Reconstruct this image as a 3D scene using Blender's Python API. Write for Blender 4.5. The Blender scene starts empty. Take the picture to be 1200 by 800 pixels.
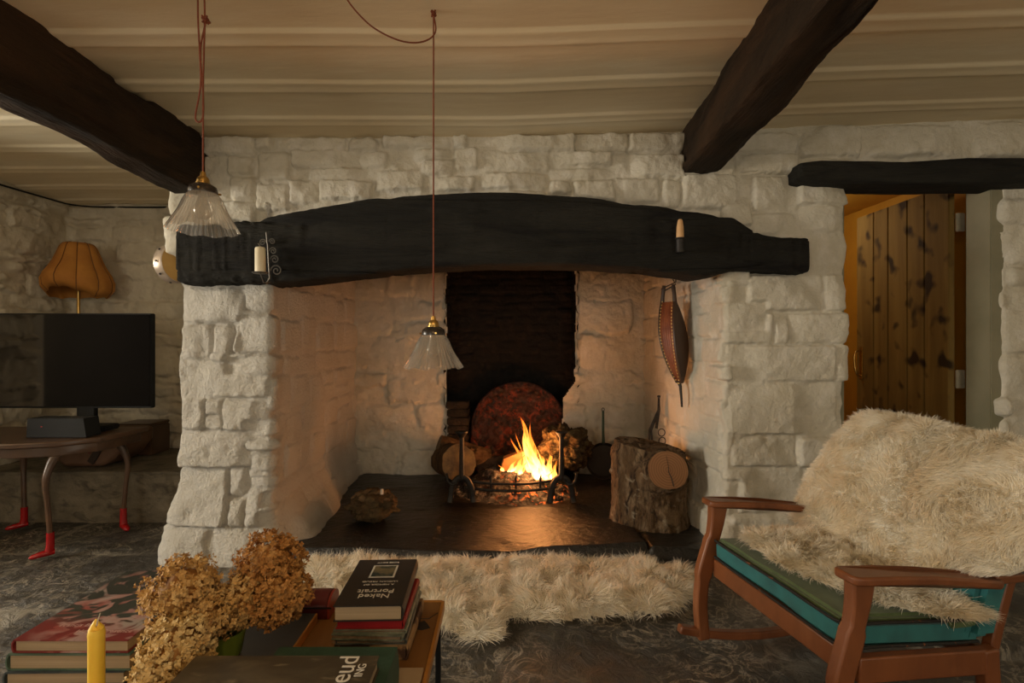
import bpy, math, random
import numpy as np
from mathutils import Vector, Matrix
PI = math.pi
R = math.radians
random.seed(7)
rng = np.random.default_rng(11)
COL = bpy.context.scene.collection
EYE = 1.07
def at(px, py, Y):                      # a pixel of the 1200x800 photo at distance Y -> a point of the room
    return Vector(((px-590)/600*Y, Y, EYE-(py-403)/600*Y))

# ------------------------------------------------------------------ noise
def _h(ix, iy, iz, s):
    n = (ix.astype(np.int64)*374761393 + iy.astype(np.int64)*668265263 + iz.astype(np.int64)*2147483647 + s*974634777) & 0xffffffff
    n = ((n ^ (n >> 13))*1274126177) & 0xffffffff
    n = ((n ^ (n >> 16))*2246822519) & 0xffffffff
    return ((n ^ (n >> 15)) & 0xffffff)/float(0xffffff)
def noise(x, y, z=0.0, s=0):
    x, y, z = np.broadcast_arrays(np.asarray(x, float), np.asarray(y, float), np.asarray(z, float))
    ix, iy, iz = np.floor(x), np.floor(y), np.floor(z)
    fx, fy, fz = x-ix, y-iy, z-iz
    fx, fy, fz = [f*f*(3-2*f) for f in (fx, fy, fz)]
    r = 0
    for a in (0, 1):
        for b in (0, 1):
            for c in (0, 1):
                w = (fx if a else 1-fx)*(fy if b else 1-fy)*(fz if c else 1-fz)
                r = r + w*_h(ix+a, iy+b, iz+c, s)
    return r*2-1
def fbm(x, y, z=0.0, s=0, o=4, g=0.5):
    r = 0; a = 1; t = 0
    for k in range(o):
        r = r + a*noise(np.asarray(x)*2**k, np.asarray(y)*2**k, np.asarray(z)*2**k, s+k*17); t += a; a *= g
    return r/t
def sstep(a, b, x):
    t = np.clip((x-a)/(b-a), 0, 1)
    return t*t*(3-2*t)

# ------------------------------------------------------------------ materials
def new_mat(name):
    m = bpy.data.materials.new(name); m.use_nodes = True
    nt = m.node_tree
    b = nt.nodes['Principled BSDF']
    return m, nt, b
def N(nt, t, **kw):
    n = nt.nodes.new(t)
    for k, v in kw.items():
        if k in n.inputs.keys(): n.inputs[k].default_value = v
        else: setattr(n, k, v)
    return n
def ramp(nt, fac, stops):
    r = nt.nodes.new('ShaderNodeValToRGB')
    e = r.color_ramp.elements
    while len(e) < len(stops): e.new(0.5)
    for k, (p, c) in enumerate(stops):
        e[k].position = p
        e[k].color = (c, c, c, 1) if isinstance(c, (int, float)) else (*c, 1)
    nt.links.new(fac, r.inputs[0])
    return r.outputs[0]
def tex_noise(nt, scale, detail=5, rough=0.55, stretch=(1, 1, 1), dist=0.0, obj=True):
    tc = nt.nodes.new('ShaderNodeTexCoord')
    mp = nt.nodes.new('ShaderNodeMapping'); mp.inputs['Scale'].default_value = stretch
    nt.links.new(tc.outputs['Object'], mp.inputs[0])
    n = nt.nodes.new('ShaderNodeTexNoise')
    n.inputs['Scale'].default_value = scale; n.inputs['Detail'].default_value = detail
    n.inputs['Roughness'].default_value = rough; n.inputs['Distortion'].default_value = dist
    nt.links.new(mp.outputs[0], n.inputs['Vector'])
    return n.outputs[0]
def bump(nt, b, src, strength=0.5, dist=0.01):
    bp = nt.nodes.new('ShaderNodeBump'); bp.inputs['Strength'].default_value = strength; bp.inputs['Distance'].default_value = dist
    nt.links.new(src, bp.inputs['Height']); nt.links.new(bp.outputs[0], b.inputs['Normal'])
MATS = {}
def mat(name, c1, c2=None, scale=8, rough=0.6, metal=0.0, bumps=None, stretch=(1, 1, 1), dist=0.0, lo=0.35, hi=0.65, spec=0.5, sheen=0, detail=5):
    if name in MATS: return MATS[name]
    m, nt, b = new_mat(name)
    b.inputs['Roughness'].default_value = rough; b.inputs['Metallic'].default_value = metal
    b.inputs['Specular IOR Level'].default_value = spec
    if sheen: b.inputs['Sheen Weight'].default_value = sheen
    if c2 is None: c2 = tuple(min(1, c*1.12) for c in c1)
    f = tex_noise(nt, scale, detail, 0.6, stretch, dist)
    nt.links.new(ramp(nt, f, [(lo, c1), (hi, c2)]), b.inputs['Base Color'])
    if bumps:
        bs, bstr, bd = bumps
        bump(nt, b, tex_noise(nt, bs, 6, 0.65, stretch, dist), bstr, bd)
    MATS[name] = m
    return m
def mix_mat(name, tiers, rough=0.6, bumps=None, spec=0.5):
    """several noise layers: first colour, then (colour, scale, lo, hi, stretch, dist)"""
    m, nt, b = new_mat(name)
    b.inputs['Roughness'].default_value = rough; b.inputs['Specular IOR Level'].default_value = spec
    base = nt.nodes.new('ShaderNodeRGB'); base.outputs[0].default_value = (*tiers[0], 1)
    cur = base.outputs[0]
    for (c, sc, lo, hi, st, di) in tiers[1:]:
        f = ramp(nt, tex_noise(nt, sc, 6, 0.6, st, di), [(lo, 0.0), (hi, 1.0)])
        mx = nt.nodes.new('ShaderNodeMixRGB'); mx.inputs[2].default_value = (*c, 1)
        nt.links.new(f, mx.inputs[0]); nt.links.new(cur, mx.inputs[1]); cur = mx.outputs[0]
    nt.links.new(cur, b.inputs['Base Color'])
    if bumps:
        bump(nt, b, tex_noise(nt, bumps[0], 7, 0.65, bumps[3] if len(bumps) > 3 else (1, 1, 1)), bumps[1], bumps[2])
    MATS[name] = m
    return m

O1 = (1, 1, 1)
M_white = mix_mat('limewash', [(.64, .60, .50), ((.54, .49, .38), 3.0, .45, .75, O1, .3), ((.74, .70, .62), 9, .5, .75, O1, 0), ((.34, .28, .20), 14, .70, .82, O1, .5)], .75, (55, .9, .010), .25)
M_white_rough = mix_mat('rough_limewash', [(.72, .69, .63), ((.62, .58, .50), 4.0, .45, .75, O1, .3), ((.42, .37, .30), 22, .68, .80, O1, .5)], .8, (75, 1.0, .022), .25)
M_white_dull = mix_mat('old_limewash', [(.64, .57, .44), ((.54, .46, .33), 2.5, .42, .7, O1, .4), ((.70, .63, .50), 8, .5, .75, O1, 0), ((.22, .16, .09), 13, .68, .80, (1, 1, 2.4), .8)], .75, (45, .8, .010), .25)
M_ceil = mix_mat('cream_ceiling_paint', [(.82, .71, .50), ((.74, .61, .40), 2.2, .42, .7, (.25, 1, 1), .3), ((.88, .79, .60), 5, .5, .75, (.2, 1, 1), 0)], .6, (16, .35, .006, (.3, 1.6, 1)), .3)
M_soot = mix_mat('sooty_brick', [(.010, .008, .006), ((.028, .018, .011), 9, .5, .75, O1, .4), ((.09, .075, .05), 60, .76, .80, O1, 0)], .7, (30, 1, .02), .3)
M_beam = mix_mat('dark_oak', [(.026, .017, .010), ((.070, .036, .017), 5, .45, .75, (1, .25, 1), .6), ((.010, .007, .005), 9, .55, .72, (1, .18, 1), .8)], .8, (26, 1, .03, (1, .12, 1)), .2)
M_lintel = mix_mat('blackened_oak', [(.015, .014, .011), ((.032, .030, .023), 5, .45, .75, (.3, 1, 1), .6), ((.006, .005, .005), 9, .5, .68, (.15, 1, 1.2), 1.2)], .85, (34, 1, .035, (.14, 1, 1)), .28)
M_floor = None
M_iron = mat('black_iron', (.022, .020, .019), (.05, .045, .04), 30, .55, .6, (60, .4, .004))
M_brass = mat('aged_brass', (.42, .25, .07), (.55, .36, .12), 20, .3, 1.0)
M_bakelite = mat('dark_bakelite', (.02, .015, .012), (.035, .025, .02), 20, .25)
M_cord = mat('rust_cord', (.15, .035, .012), (.24, .06, .025), 300, .8, 0, (500, .8, .003))
M_teak = mix_mat('teak', [(.21, .070, .024), ((.13, .040, .014), 7, .4, .7, (1, 1, .3), .6), ((.30, .115, .045), 22, .55, .8, (.35, .35, .1), .5)], .38, (60, .12, .002), .5)
def wool_material():
    m, nt, b = new_mat('sheep_wool'); b.inputs['Roughness'].default_value = .9; b.inputs['Specular IOR Level'].default_value = .2
    c = ramp(nt, tex_noise(nt, 11, 4, .6), [(.32, (.90, .81, .64)), (.62, (.96, .92, .82))])
    nt.links.new(c, b.inputs['Base Color'])
    t = nt.nodes.new('ShaderNodeBsdfTranslucent'); nt.links.new(c, t.inputs[0])
    mx = nt.nodes.new('ShaderNodeMixShader'); mx.inputs[0].default_value = .42
    nt.links.new(b.outputs[0], mx.inputs[1]); nt.links.new(t.outputs[0], mx.inputs[2]); nt.links.new(mx.outputs[0], nt.nodes['Material Output'].inputs[0])
    return m
M_wool = wool_material()
M_teal = mat('teal_cloth', (.005, .095, .10), (.010, .145, .15), 14, .8, 0, (350, .4, .002), sheen=.2)
M_olive = mat('olive_green_cloth', (.055, .085, .025), (.085, .125, .04), 14, .8, 0, (350, .4, .002), sheen=.2)
M_black = mat('black_plastic', (.005, .005, .005), (.008, .008, .008), 10, .65, spec=.3)
M_red = mat('red_gloss_paint', (.30, .005, .006), (.38, .008, .008), 10, .25)
M_wax_cream = mat('cream_wax', (.75, .66, .45), (.85, .77, .58), 8, .5)
M_paper = mat('page_block', (.30, .22, .13), (.42, .32, .20), 60, .8, 0, (200, .5, .002), stretch=(.05, .05, 6))
M_yellow = mat('yellow_wax', (.80, .50, .035), (.90, .62, .08), 8, .45)
M_yellow.node_tree.nodes['Principled BSDF'].inputs['Subsurface Weight'].default_value = .15
M_ochre = mat('ochre_plaster', (.45, .21, .012), (.52, .26, .02), 3, .7, 0, (20, .3, .004))

# ------------------------------------------------------------------ mesh helpers
def link(o, parent=None):
    COL.objects.link(o)
    if parent is not None: o.parent = parent
    return o
def mesh(name, V, F, m, parent=None, smooth=True, loc=None):
    me = bpy.data.meshes.new(name)
    if isinstance(V, np.ndarray): V = V.tolist()
    if isinstance(F, np.ndarray): F = F.tolist()
    me.from_pydata(V, [], F); me.update()
    if smooth: me.polygons.foreach_set('use_smooth', [True]*len(me.polygons))
    if m is not None: me.materials.append(m)
    o = bpy.data.objects.new(name, me)
    if loc is not None: o.location = loc
    return link(o, parent)
def struct(o):
    o['kind'] = 'structure'; return o
def tag(o, label, cat, group=None):
    o['label'] = label; o['category'] = cat
    if group: o['group'] = group
    return o
def thing(name, label, cat, loc=(0, 0, 0), rotz=0, group=None, rot=None):
    o = bpy.data.objects.new(name, None); COL.objects.link(o)
    o.empty_display_size = .05
    o.location = loc; o.rotation_euler = rot if rot else (0, 0, rotz)
    return tag(o, label, cat, group)
class MB:
    def __init__(s): s.v = []; s.f = []
    def add(s, V, F):
        k = len(s.v); s.v += [tuple(p) for p in V]; s.f += [tuple(i+k for i in f) for f in F]; return s
    def box(s, c, d, rot=None, bev=0.0):
        x, y, z = d[0]/2, d[1]/2, d[2]/2
        if bev <= 0:
            V = [Vector((a*x, b*y, e*z)) for a in (-1, 1) for b in (-1, 1) for e in (-1, 1)]
            F = [(0, 1, 3, 2), (4, 6, 7, 5), (0, 4, 5, 1), (2, 3, 7, 6), (0, 2, 6, 4), (1, 5, 7, 3)]
        else:
            import bmesh
            bm = bmesh.new(); bmesh.ops.create_cube(bm, size=1)
            bmesh.ops.scale(bm, vec=(d[0], d[1], d[2]), verts=bm.verts)
            bmesh.ops.bevel(bm, geom=list(bm.edges), offset=bev, segments=2, affect='EDGES')
            V = [v.co.copy() for v in bm.verts]; F = [[v.index for v in f.verts] for f in bm.faces]; bm.free()
        M = (rot.to_matrix() if hasattr(rot, 'to_matrix') else rot) if rot is not None else Matrix.Identity(3)
        return s.add([M @ v + Vector(c) for v in V], F)
    def tube(s, pts, r, seg=8, cap=True, flat=None):
        pts = [Vector(p) for p in pts]; n = len(pts)
        rr = r if isinstance(r, (list, tuple)) else [r]*n
        V = []; F = []; up = None
        for i, p in enumerate(pts):
            t = (pts[min(i+1, n-1)]-pts[max(i-1, 0)])
            if t.length < 1e-9: t = Vector((0, 0, 1))
            t.normalize()
            if up is None:
                up = Vector((0, 0, 1)) if abs(t.z) < .9 else Vector((0, 1, 0))
            a = t.cross(up)
            if a.length < 1e-6: a = t.orthogonal()
            a.normalize(); b = a.cross(t).normalized(); up = b
            for k in range(seg):
                th = 2*PI*k/seg
                V.append(p + a*math.cos(th)*rr[i] + b*math.sin(th)*rr[i]*(flat if flat else 1))
        for i in range(n-1):
            for k in range(seg):
                k2 = (k+1) % seg
                F.append((i*seg+k, i*seg+k2, (i+1)*seg+k2, (i+1)*seg+k))
        if cap: F.append(tuple(range(seg-1, -1, -1))); F.append(tuple(range((n-1)*seg, n*seg)))
        return s.add(V, F)
    def lathe(s, prof, seg=32, c=(0, 0, 0), M=None, rad=None, capb=False, capt=False):
        V = []; F = []
        for i, (r, z) in enumerate(prof):
            for k in range(seg):
                th = 2*PI*k/seg; q = r; zz = z
                if rad: q, zz = rad(r, z, th, i)
                v = Vector((q*math.cos(th), q*math.sin(th), zz))
                if M is not None: v = M @ v
                V.append(v+Vector(c))
        for i in range(len(prof)-1):
            for k in range(seg):
                k2 = (k+1) % seg
                F.append((i*seg+k, i*seg+k2, (i+1)*seg+k2, (i+1)*seg+k))
        if capb: F.append(tuple(range(seg-1, -1, -1)))
        if capt: F.append(tuple(range((len(prof)-1)*seg, len(prof)*seg)))
        return s.add(V, F)
    def prism(s, outline, a, b, axis='z'):
        """outline of (p,q) extruded from a to b along an axis"""
        def mk(p, q, h): return {'z': (p, q, h), 'y': (p, h, q), 'x': (h, p, q)}[axis]
        n = len(outline)
        V = [mk(p, q, a) for p, q in outline]+[mk(p, q, b) for p, q in outline]
        F = [tuple(range(n)), tuple(range(2*n-1, n-1, -1))]+[(i, i+n, (i+1) % n+n, (i+1) % n) for i in range(n)]
        return s.add(V, F)
    def build(s, name, m, parent=None, smooth=True, loc=None, bevel=0, auto=True):
        import bmesh
        o = mesh(name, s.v, s.f, m, parent, smooth, loc)
        bm = bmesh.new(); bm.from_mesh(o.data); bmesh.ops.recalc_face_normals(bm, faces=bm.faces); bm.to_mesh(o.data); bm.free()
        if smooth and auto: sharp(o, 40)
        if bevel:
            md = o.modifiers.new('bevel', 'BEVEL'); md.width = bevel; md.segments = 2; md.limit_method = 'ANGLE'; md.angle_limit = R(35)
        return o
def sharp(o, deg):
    me = o.data
    import bmesh
    bm = bmesh.new(); bm.from_mesh(me)
    a = R(deg)
    for e in bm.edges:
        if len(e.link_faces) == 2 and e.calc_face_angle(0) > a: e.smooth = False
    bm.to_mesh(me); bm.free()
def catmull(P, n=8):
    P = [Vector(p) for p in P]
    Q = [P[0]*2-P[1]]+P+[P[-1]*2-P[-2]]
    out = []
    for i in range(1, len(Q)-2):
        for k in range(n):
            t = k/n
            a, b, c, d = Q[i-1], Q[i], Q[i+1], Q[i+2]
            out.append(.5*((2*b)+(c-a)*t+(2*a-5*b+4*c-d)*t*t+(3*b-a-3*c+d)*t**3))
    out.append(P[-1]); return out
def grid_faces(nu, nv, keep=None, wrap=False):
    i, j = np.meshgrid(np.arange(nu-(0 if wrap else 1)), np.arange(nv-1), indexing='ij')
    i2 = (i+1) % nu
    F = np.stack([i*nv+j, i2*nv+j, i2*nv+j+1, i*nv+j+1], -1)
    if keep is not None: F = F[keep[:F.shape[0], :F.shape[1]]]
    return F.reshape(-1, 4)
def compact(V, F):
    used = np.unique(F); mp = -np.ones(len(V), int); mp[used] = np.arange(len(used))
    return V[used], mp[F]

# ------------------------------------------------------------------ stonework
def rows_of_stones(u0, u1, v0, v1, hmin, hmax, wmin, wmax, seed, gap=.006):
    r = random.Random(seed); out = []; v = v0
    while v < v1:
        h = r.uniform(hmin, hmax); u = u0 - r.uniform(0, wmax)
        while u < u1:
            w = r.uniform(wmin, wmax)
            if r.random() < .22 and h > hmin*1.25:
                k = r.uniform(.4, .6)
                out.append((u, u+w, v, v+h*k)); out.append((u, u+w, v+h*k, v+h))
            else:
                dv = r.uniform(-.25, .25)*hmin
                out.append((u, u+w, v+dv*.4, v+h+dv))
            u += w
        v += h
    return [(a+gap, b-gap, c+gap, d-gap) for a, b, c, d in out]
def stone_height(U, V, stones, seed, amp=.022, edge=.03, warp=.010, off=.010, rough=.004):
    """U,V arrays -> outward height of stones under limewash"""
    Uw = U + warp*fbm(U*9, V*9, 3.1, seed, 3) + .3*warp*noise(U*40, V*40, 0, seed+1)
    Vw = V + warp*fbm(U*9, V*9, 7.7, seed+5, 3) + .3*warp*noise(U*40, V*40, 5, seed+2)
    fill = sstep(-.12, .75, fbm(U*3.2, V*3.2, 1.3, seed+9, 3))          # how far the joints are slurried over
    H = amp*(-.35+.95*fill)+.25*amp*fbm(U*12, V*12, 1.3, seed+19, 3)
    r = random.Random(seed+3)
    for (a, b, c, d) in stones:
        o = r.uniform(-.4, 1)*off; tx = r.uniform(-.08, .08); ty = r.uniform(-.08, .08); e = edge*r.uniform(.6, 1.4); k = r.uniform(.75, 1.15)
        msk = (Uw > a) & (Uw < b) & (Vw > c) & (Vw < d)
        if not msk.any(): continue
        u = Uw[msk]; v = Vw[msk]
        dx = np.minimum(u-a, b-u); dy = np.minimum(v-c, d-v)
        cr = min(e*1.3, (b-a)/2.2, (d-c)/2.2)
        qx = np.maximum(cr-dx, 0); qy = np.maximum(cr-dy, 0)
        dd = np.where((qx > 0) & (qy > 0), cr-np.sqrt(qx*qx+qy*qy), np.minimum(dx, dy))
        h = np.clip(dd/e, 0, 1); h = 1-(1-h)**2.2
        face = amp*k+o+tx*(u-(a+b)/2)+ty*(v-(c+d)/2)
        for q in range(3):                                             # broken facets
            an = r.uniform(0, 2*PI); px_ = (u-(a+b)/2)*math.cos(an)+(v-(c+d)/2)*math.sin(an)
            face = face-np.maximum(px_-r.uniform(.0, .5)*min(b-a, d-c), 0)*r.uniform(.05, .30)
        val = face*h-amp*.3*(1-h)
        cur = H[msk]
        H[msk] = np.where(h > 0, np.maximum(cur*(1-.85*h), val), cur)
    H -= rough*1.2*np.abs(fbm(U*11, V*11, 5.2, seed+26, 3))
    H += rough*fbm(U*22, V*22, 2.2, seed+20, 4, .6)
    return H
def ribbon(name, path, z0, z1, res, stones, seed, m, u_start=0.0, u_sign=1, amp=.022, edge=.03, warp=.010, off=.010, rough=.004,
           corner=.03, keep=None, extra=None, flip=False, parent=None, ampf=None):
    """a vertical wall skin along a floor path, outward = left of travel unless flip"""
    P = [np.array(p, float) for p in path]
    pts = []; arcs = []
    L = 0
    for i in range(len(P)-1):                      # dense polyline
        d = P[i+1]-P[i]; l = np.linalg.norm(d); n = max(2, int(l/res))
        for k in range(n):
            pts.append(P[i]+d*k/n); arcs.append(L+l*k/n)
        L += l
    pts.append(P[-1]); arcs.append(L)
    pts = np.array(pts); arcs = np.array(arcs)
    # smooth corners
    w = max(1, int(corner/res))
    ker = np.ones(2*w+1)/(2*w+1)
    pad = np.concatenate([pts[0]-(pts[1]-pts[0])*np.arange(w, 0, -1)[:, None], pts, pts[-1]+(pts[-1]-pts[-2])*np.arange(1, w+1)[:, None]])
    sm = np.stack([np.convolve(pad[:, k], ker, 'valid') for k in (0, 1)], 1)
    t = np.gradient(sm, axis=0); t /= np.linalg.norm(t, axis=1)[:, None]
    nrm = np.stack([-t[:, 1], t[:, 0]], 1)
    if flip: nrm = -nrm
    nz = int((z1-z0)/res)+1
    zs = np.linspace(z0, z1, nz)
    U, Z = np.meshgrid(u_start+u_sign*arcs, zs, indexing='ij')
    H = stone_height(U, Z, stones, seed, amp, edge, warp, off, rough)
    X0 = np.repeat(sm[:, 0:1], nz, 1); Y0 = np.repeat(sm[:, 1:2], nz, 1)
    if ampf is not None: H = H*ampf(U)
    if extra is not None: H = H + extra(U, Z, X0, Y0)
    X = X0+nrm[:, 0:1]*H; Y = Y0+nrm[:, 1:2]*H
    V = np.stack([X, Y, Z], -1).reshape(-1, 3)
    kp = None
    if keep is not None: kp = keep(U, Z, X0, Y0)
    F = grid_faces(len(pts), nz, kp)
    if not flip: F = F[:, ::-1]
    V, F = compact(V, F)
    o = mesh(name, V, F, m, parent)
    return struct(o) if parent is None else o

FY = 2.575          # front plane of the fireplace wall
BY = 4.04           # back of the inglenook
XL, XR = -1.172, 1.116
XO = -1.655         # alcove corner
XD0, XD1 = 1.717, 2.50   # doorway
def S(x0, x1, y0, y1): return ((x0-590)/233-.006, (x1-590)/233+.006, EYE-(y1-403)/233-.005, EYE-(y0-403)/233+.005)
upper_stones = [S(*q) for q in [
 (204,240,222,255),(243,300,163,184),(240,268,186,222),(270,296,186,206),(272,300,207,236),(300,320,163,177),(324,405,163,177),(409,441,163,179),(303,342,180,214),
 (345,420,178,196),(423,455,179,198),(364,446,198,211),(302,338,216,246),(341,372,212,238),(376,436,213,233),(440,498,200,224),(449,528,161,173),(532,548,160,172),
 (552,672,160,178),(675,735,158,177),(486,528,175,186),(532,560,174,199),(568,643,180,200),(646,735,179,195),(495,532,188,207),(538,640,203,223),(645,735,198,210),
 (560,640,224,240),(645,668,212,228),(672,735,212,236),(500,556,208,224),(737,800,158,180),(716,800,183,208),(720,772,210,238),(776,798,210,246),(800,880,206,246),(802,858,183,204),
 (862,933,158,179),(862,933,182,204),(883,935,207,248),(936,994,214,240),(938,994,242,272),(938,990,275,319),(865,878,246,262),(880,930,250,276),
 (936,1004,150,184),(1008,1136,148,184),(1141,1210,145,186),(1215,1300,145,190),(240,300,238,262),(945,1000,186,212),(203,238,256,300)]]
pillar_left_stones = [S(*q) for q in [(205,246,300,334),(213,318,336,378),(213,250,380,421),(252,272,380,420),(275,318,380,413),(250,318,415,424),(213,318,426,465),
 (214,240,468,503),(243,262,468,485),(243,262,487,503),(264,318,468,503),(214,318,505,546),(206,270,549,612),(273,290,549,580),(275,292,582,612),(293,345,548,612),(190,360,614,665)]]
pillar_right_stones = [S(*q) for q in [(780,848,322,363),(852,963,323,363),(966,992,323,363),(826,905,367,402),(908,922,367,402),(925,990,367,402),(826,976,405,446),(978,1000,405,446),
 (790,850,450,508),(855,980,450,508),(858,932,512,546),(935,992,512,546),(800,940,549,600),(943,992,549,600),(855,992,603,665)]]
jl = rows_of_stones(XL+.02, XL+1.6, 0, 2.0, .10, .20, .18, .42, 5)
jr = rows_of_stones(XR-1.6, XR-.10, 0, 2.0, .12, .22, .2, .45, 6)

# left pillar: alcove side, front, jamb
def keepL(U, Z, X, Y): return ~((Z > 1.42) & (U < XL-.02))
def exL(U, Z, X, Y):
    f = sstep(.36, .06, Z)*.055 + .03*sstep(.22, .02, Z)
    j = sstep(XL, XL+.15, U)*sstep(XL+1.1, XL+.45, U)*1.0-.35*sstep(XL+.45, XL+1.1, U)
    return f*(1+.9*j) + .012*fbm(U*4, Z*4, 0, 90, 2)
ribbon('wall_left_pillar', [(XO+.02, 3.75), (XO+.02, FY), (XL, FY), (XL, BY+.03)], -.02, 2.0, .0075, pillar_left_stones+jl, 21, M_white_rough,
       u_start=XO+.02-(3.75-FY), amp=.028, edge=.020, warp=.012, off=.012, rough=.009, corner=.022, keep=keepL, extra=exL, flip=True, ampf=lambda U: 1-.55*sstep(XL, XL+.12, U))
def keepR(U, Z, X, Y): return ~((Z > 1.93) & (U > XR))
def exR(U, Z, X, Y): return .03*sstep(.3, .02, Z)+ .035*sstep(.93, .86, Z)*sstep(XR-.25, XR-.5, U)*sstep(XR-1.0, XR-.8, U)
ribbon('wall_right_pillar', [(XR, BY+.03), (XR, FY), (XD0, FY), (XD0, FY+.5)], -.02, 2.0, .0075, pillar_right_stones+[q for q in upper_stones if q[0] > 1.10 and q[2] > 1.44]+jr, 22, M_white,
       u_start=XR-(BY+.03-FY), amp=.024, edge=.014, warp=.008, off=.012, rough=.006, corner=.022, keep=keepR, extra=exR, flip=True, ampf=lambda U: 1-.45*sstep(XR, XR-.12, U))
def keepU(U, Z, X, Y): return (Z > 1.92) | ((U < XR+.04) & (Z > 1.415) & ((Z > 1.50) | (U < XL+.03) | (U > XR-.03)))
ribbon('wall_upper', [(XO, 3.75), (XO, FY), (3.35, FY)], 1.40, 2.26, .0075, upper_stones, 23, M_white, u_start=XO-(3.75-FY),
       amp=.030, edge=.016, warp=.013, off=.016, rough=.009, corner=.022, keep=keepU, flip=True, extra=lambda U, Z, X, Y: .003+0*U)
ws = rows_of_stones(XD1-.3, 3.4, 0, 2.0, .14, .24, .25, .5, 9)
ribbon('wall_right', [(XD1+.01, FY+.06), (XD1+.01, FY), (3.35, FY)], -.02, 1.93, .009, ws, 24, M_white, u_start=XD1-.06, amp=.02, edge=.03, corner=.02, flip=True)
# back of the inglenook, with the sooty opening
bs = rows_of_stones(-1.3, 1.3, 0, 2.1, .16, .30, .25, .6, 12)
RX0, RX1 = -.455, .560
def keepB(U, Z, X, Y):
    n = .018*fbm(U*6, Z*9, 0, 61, 3)
    l = RX0+n+.03*sstep(.62, .55, Z); r = RX1+n*1.2-.10*sstep(.78, .62, Z)*sstep(.1, .5, Z)
    return ~((U > l) & (U < r) & (Z > -1))
ribbon('wall_back', [(XL-.06, BY), (XR+.06, BY)], -.02, 2.05, .0085, bs, 25, M_white, u_start=XL-.06, amp=.020, edge=.035, warp=.035, off=.012, rough=.010, keep=keepB, flip=True,
       extra=lambda U, Z, X, Y: .03*fbm(U*2.5, Z*2.5, 0, 33, 2))
# sooty recess
def soot_panel(name, o0, du, dv, nu, nv, seed, nrm):
    o0, du, dv, nrm = map(np.array, (o0, du, dv, nrm))
    u, v = np.meshgrid(np.linspace(0, 1, nu), np.linspace(0, 1, nv), indexing='ij')
    lu, lv = np.linalg.norm(du), np.linalg.norm(dv)
    st = rows_of_stones(0, lu, 0, lv, .06, .075, .16, .24, seed, .004)
    H = stone_height(u*lu, v*lv, st, seed, .012, .012, .004, .008, .006)
    V = o0+u[..., None]*du+v[..., None]*dv+H[..., None]*nrm
    return struct(mesh(name, V.reshape(-1, 3), grid_faces(nu, nv), M_soot))
soot_panel('wall_firebox_back', (RX0-.08, 4.36, 0.0), (1.18, 0, 0), (0, 0, 2.05), 120, 200, 41, (0, -1, 0))
soot_panel('wall_firebox_left', (RX0-.01, 4.02, 0.0), (0, .36, 0), (0, 0, 2.05), 40, 200, 42, (1, 0, 0))
soot_panel('wall_firebox_right', (RX1+.03, 4.38, 0.0), (0, -.36, 0), (0, 0, 2.05), 40, 200, 43, (-1, 0, 0))
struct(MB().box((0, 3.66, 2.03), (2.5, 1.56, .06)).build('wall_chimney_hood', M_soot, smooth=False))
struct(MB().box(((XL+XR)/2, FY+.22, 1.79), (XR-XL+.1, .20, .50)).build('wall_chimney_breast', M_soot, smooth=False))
# alcove
al = rows_of_stones(-1, 5, 0, 2.2, .05, .16, .25, .7, 15, .004)
ribbon('wall_alcove', [(-3.2, 2.2), (-3.2, 3.8), (XO+.1, 3.8)], -.02, 2.16, .009, al, 26, M_white_dull, amp=.024, edge=.020, warp=.026, off=.012, rough=.010, corner=.05, flip=True,
       extra=lambda U, Z, X, Y: .02*fbm(U*2, Z*2, 0, 77, 2))

# ------------------------------------------------------------------ ceiling
def ceil_z(X, Y=0): return 2.11+.035*np.maximum(0, X)
ys = np.concatenate([np.linspace(-2.5, 1.1, 8), np.arange(1.12, 3.9, .0085)])
xs = np.linspace(-5.1, 3.5, 150)
Xg, Yg = np.meshgrid(xs, ys, indexing='ij')
Zg = ceil_z(Xg)
Yw = Yg+.006*fbm(Xg*1.2, 0*Xg, 0, 5, 3)+.02*(Xg*.12)
for c in (1.40, 1.735, 2.06, 2.38, 2.71, 3.04, 3.37, 3.70):
    d = Yw-c
    Zg = Zg-.009*sstep(-.045, -.034, d)*sstep(.050, .030, d)-.006*sstep(-.005, .045, d)*sstep(.25, .05, d)
Zg = Zg+.004*fbm(Xg*1.5, Yg*5, 0, 8, 3)
struct(mesh('ceiling', np.stack([Xg, Yg, Zg], -1).reshape(-1, 3), grid_faces(len(xs), len(ys)), M_ceil))
struct(MB().box((-.8, .7, 2.40), (8.8, 6.6, .1)).build('ceiling_upper_floor', M_ceil, smooth=False))

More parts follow.
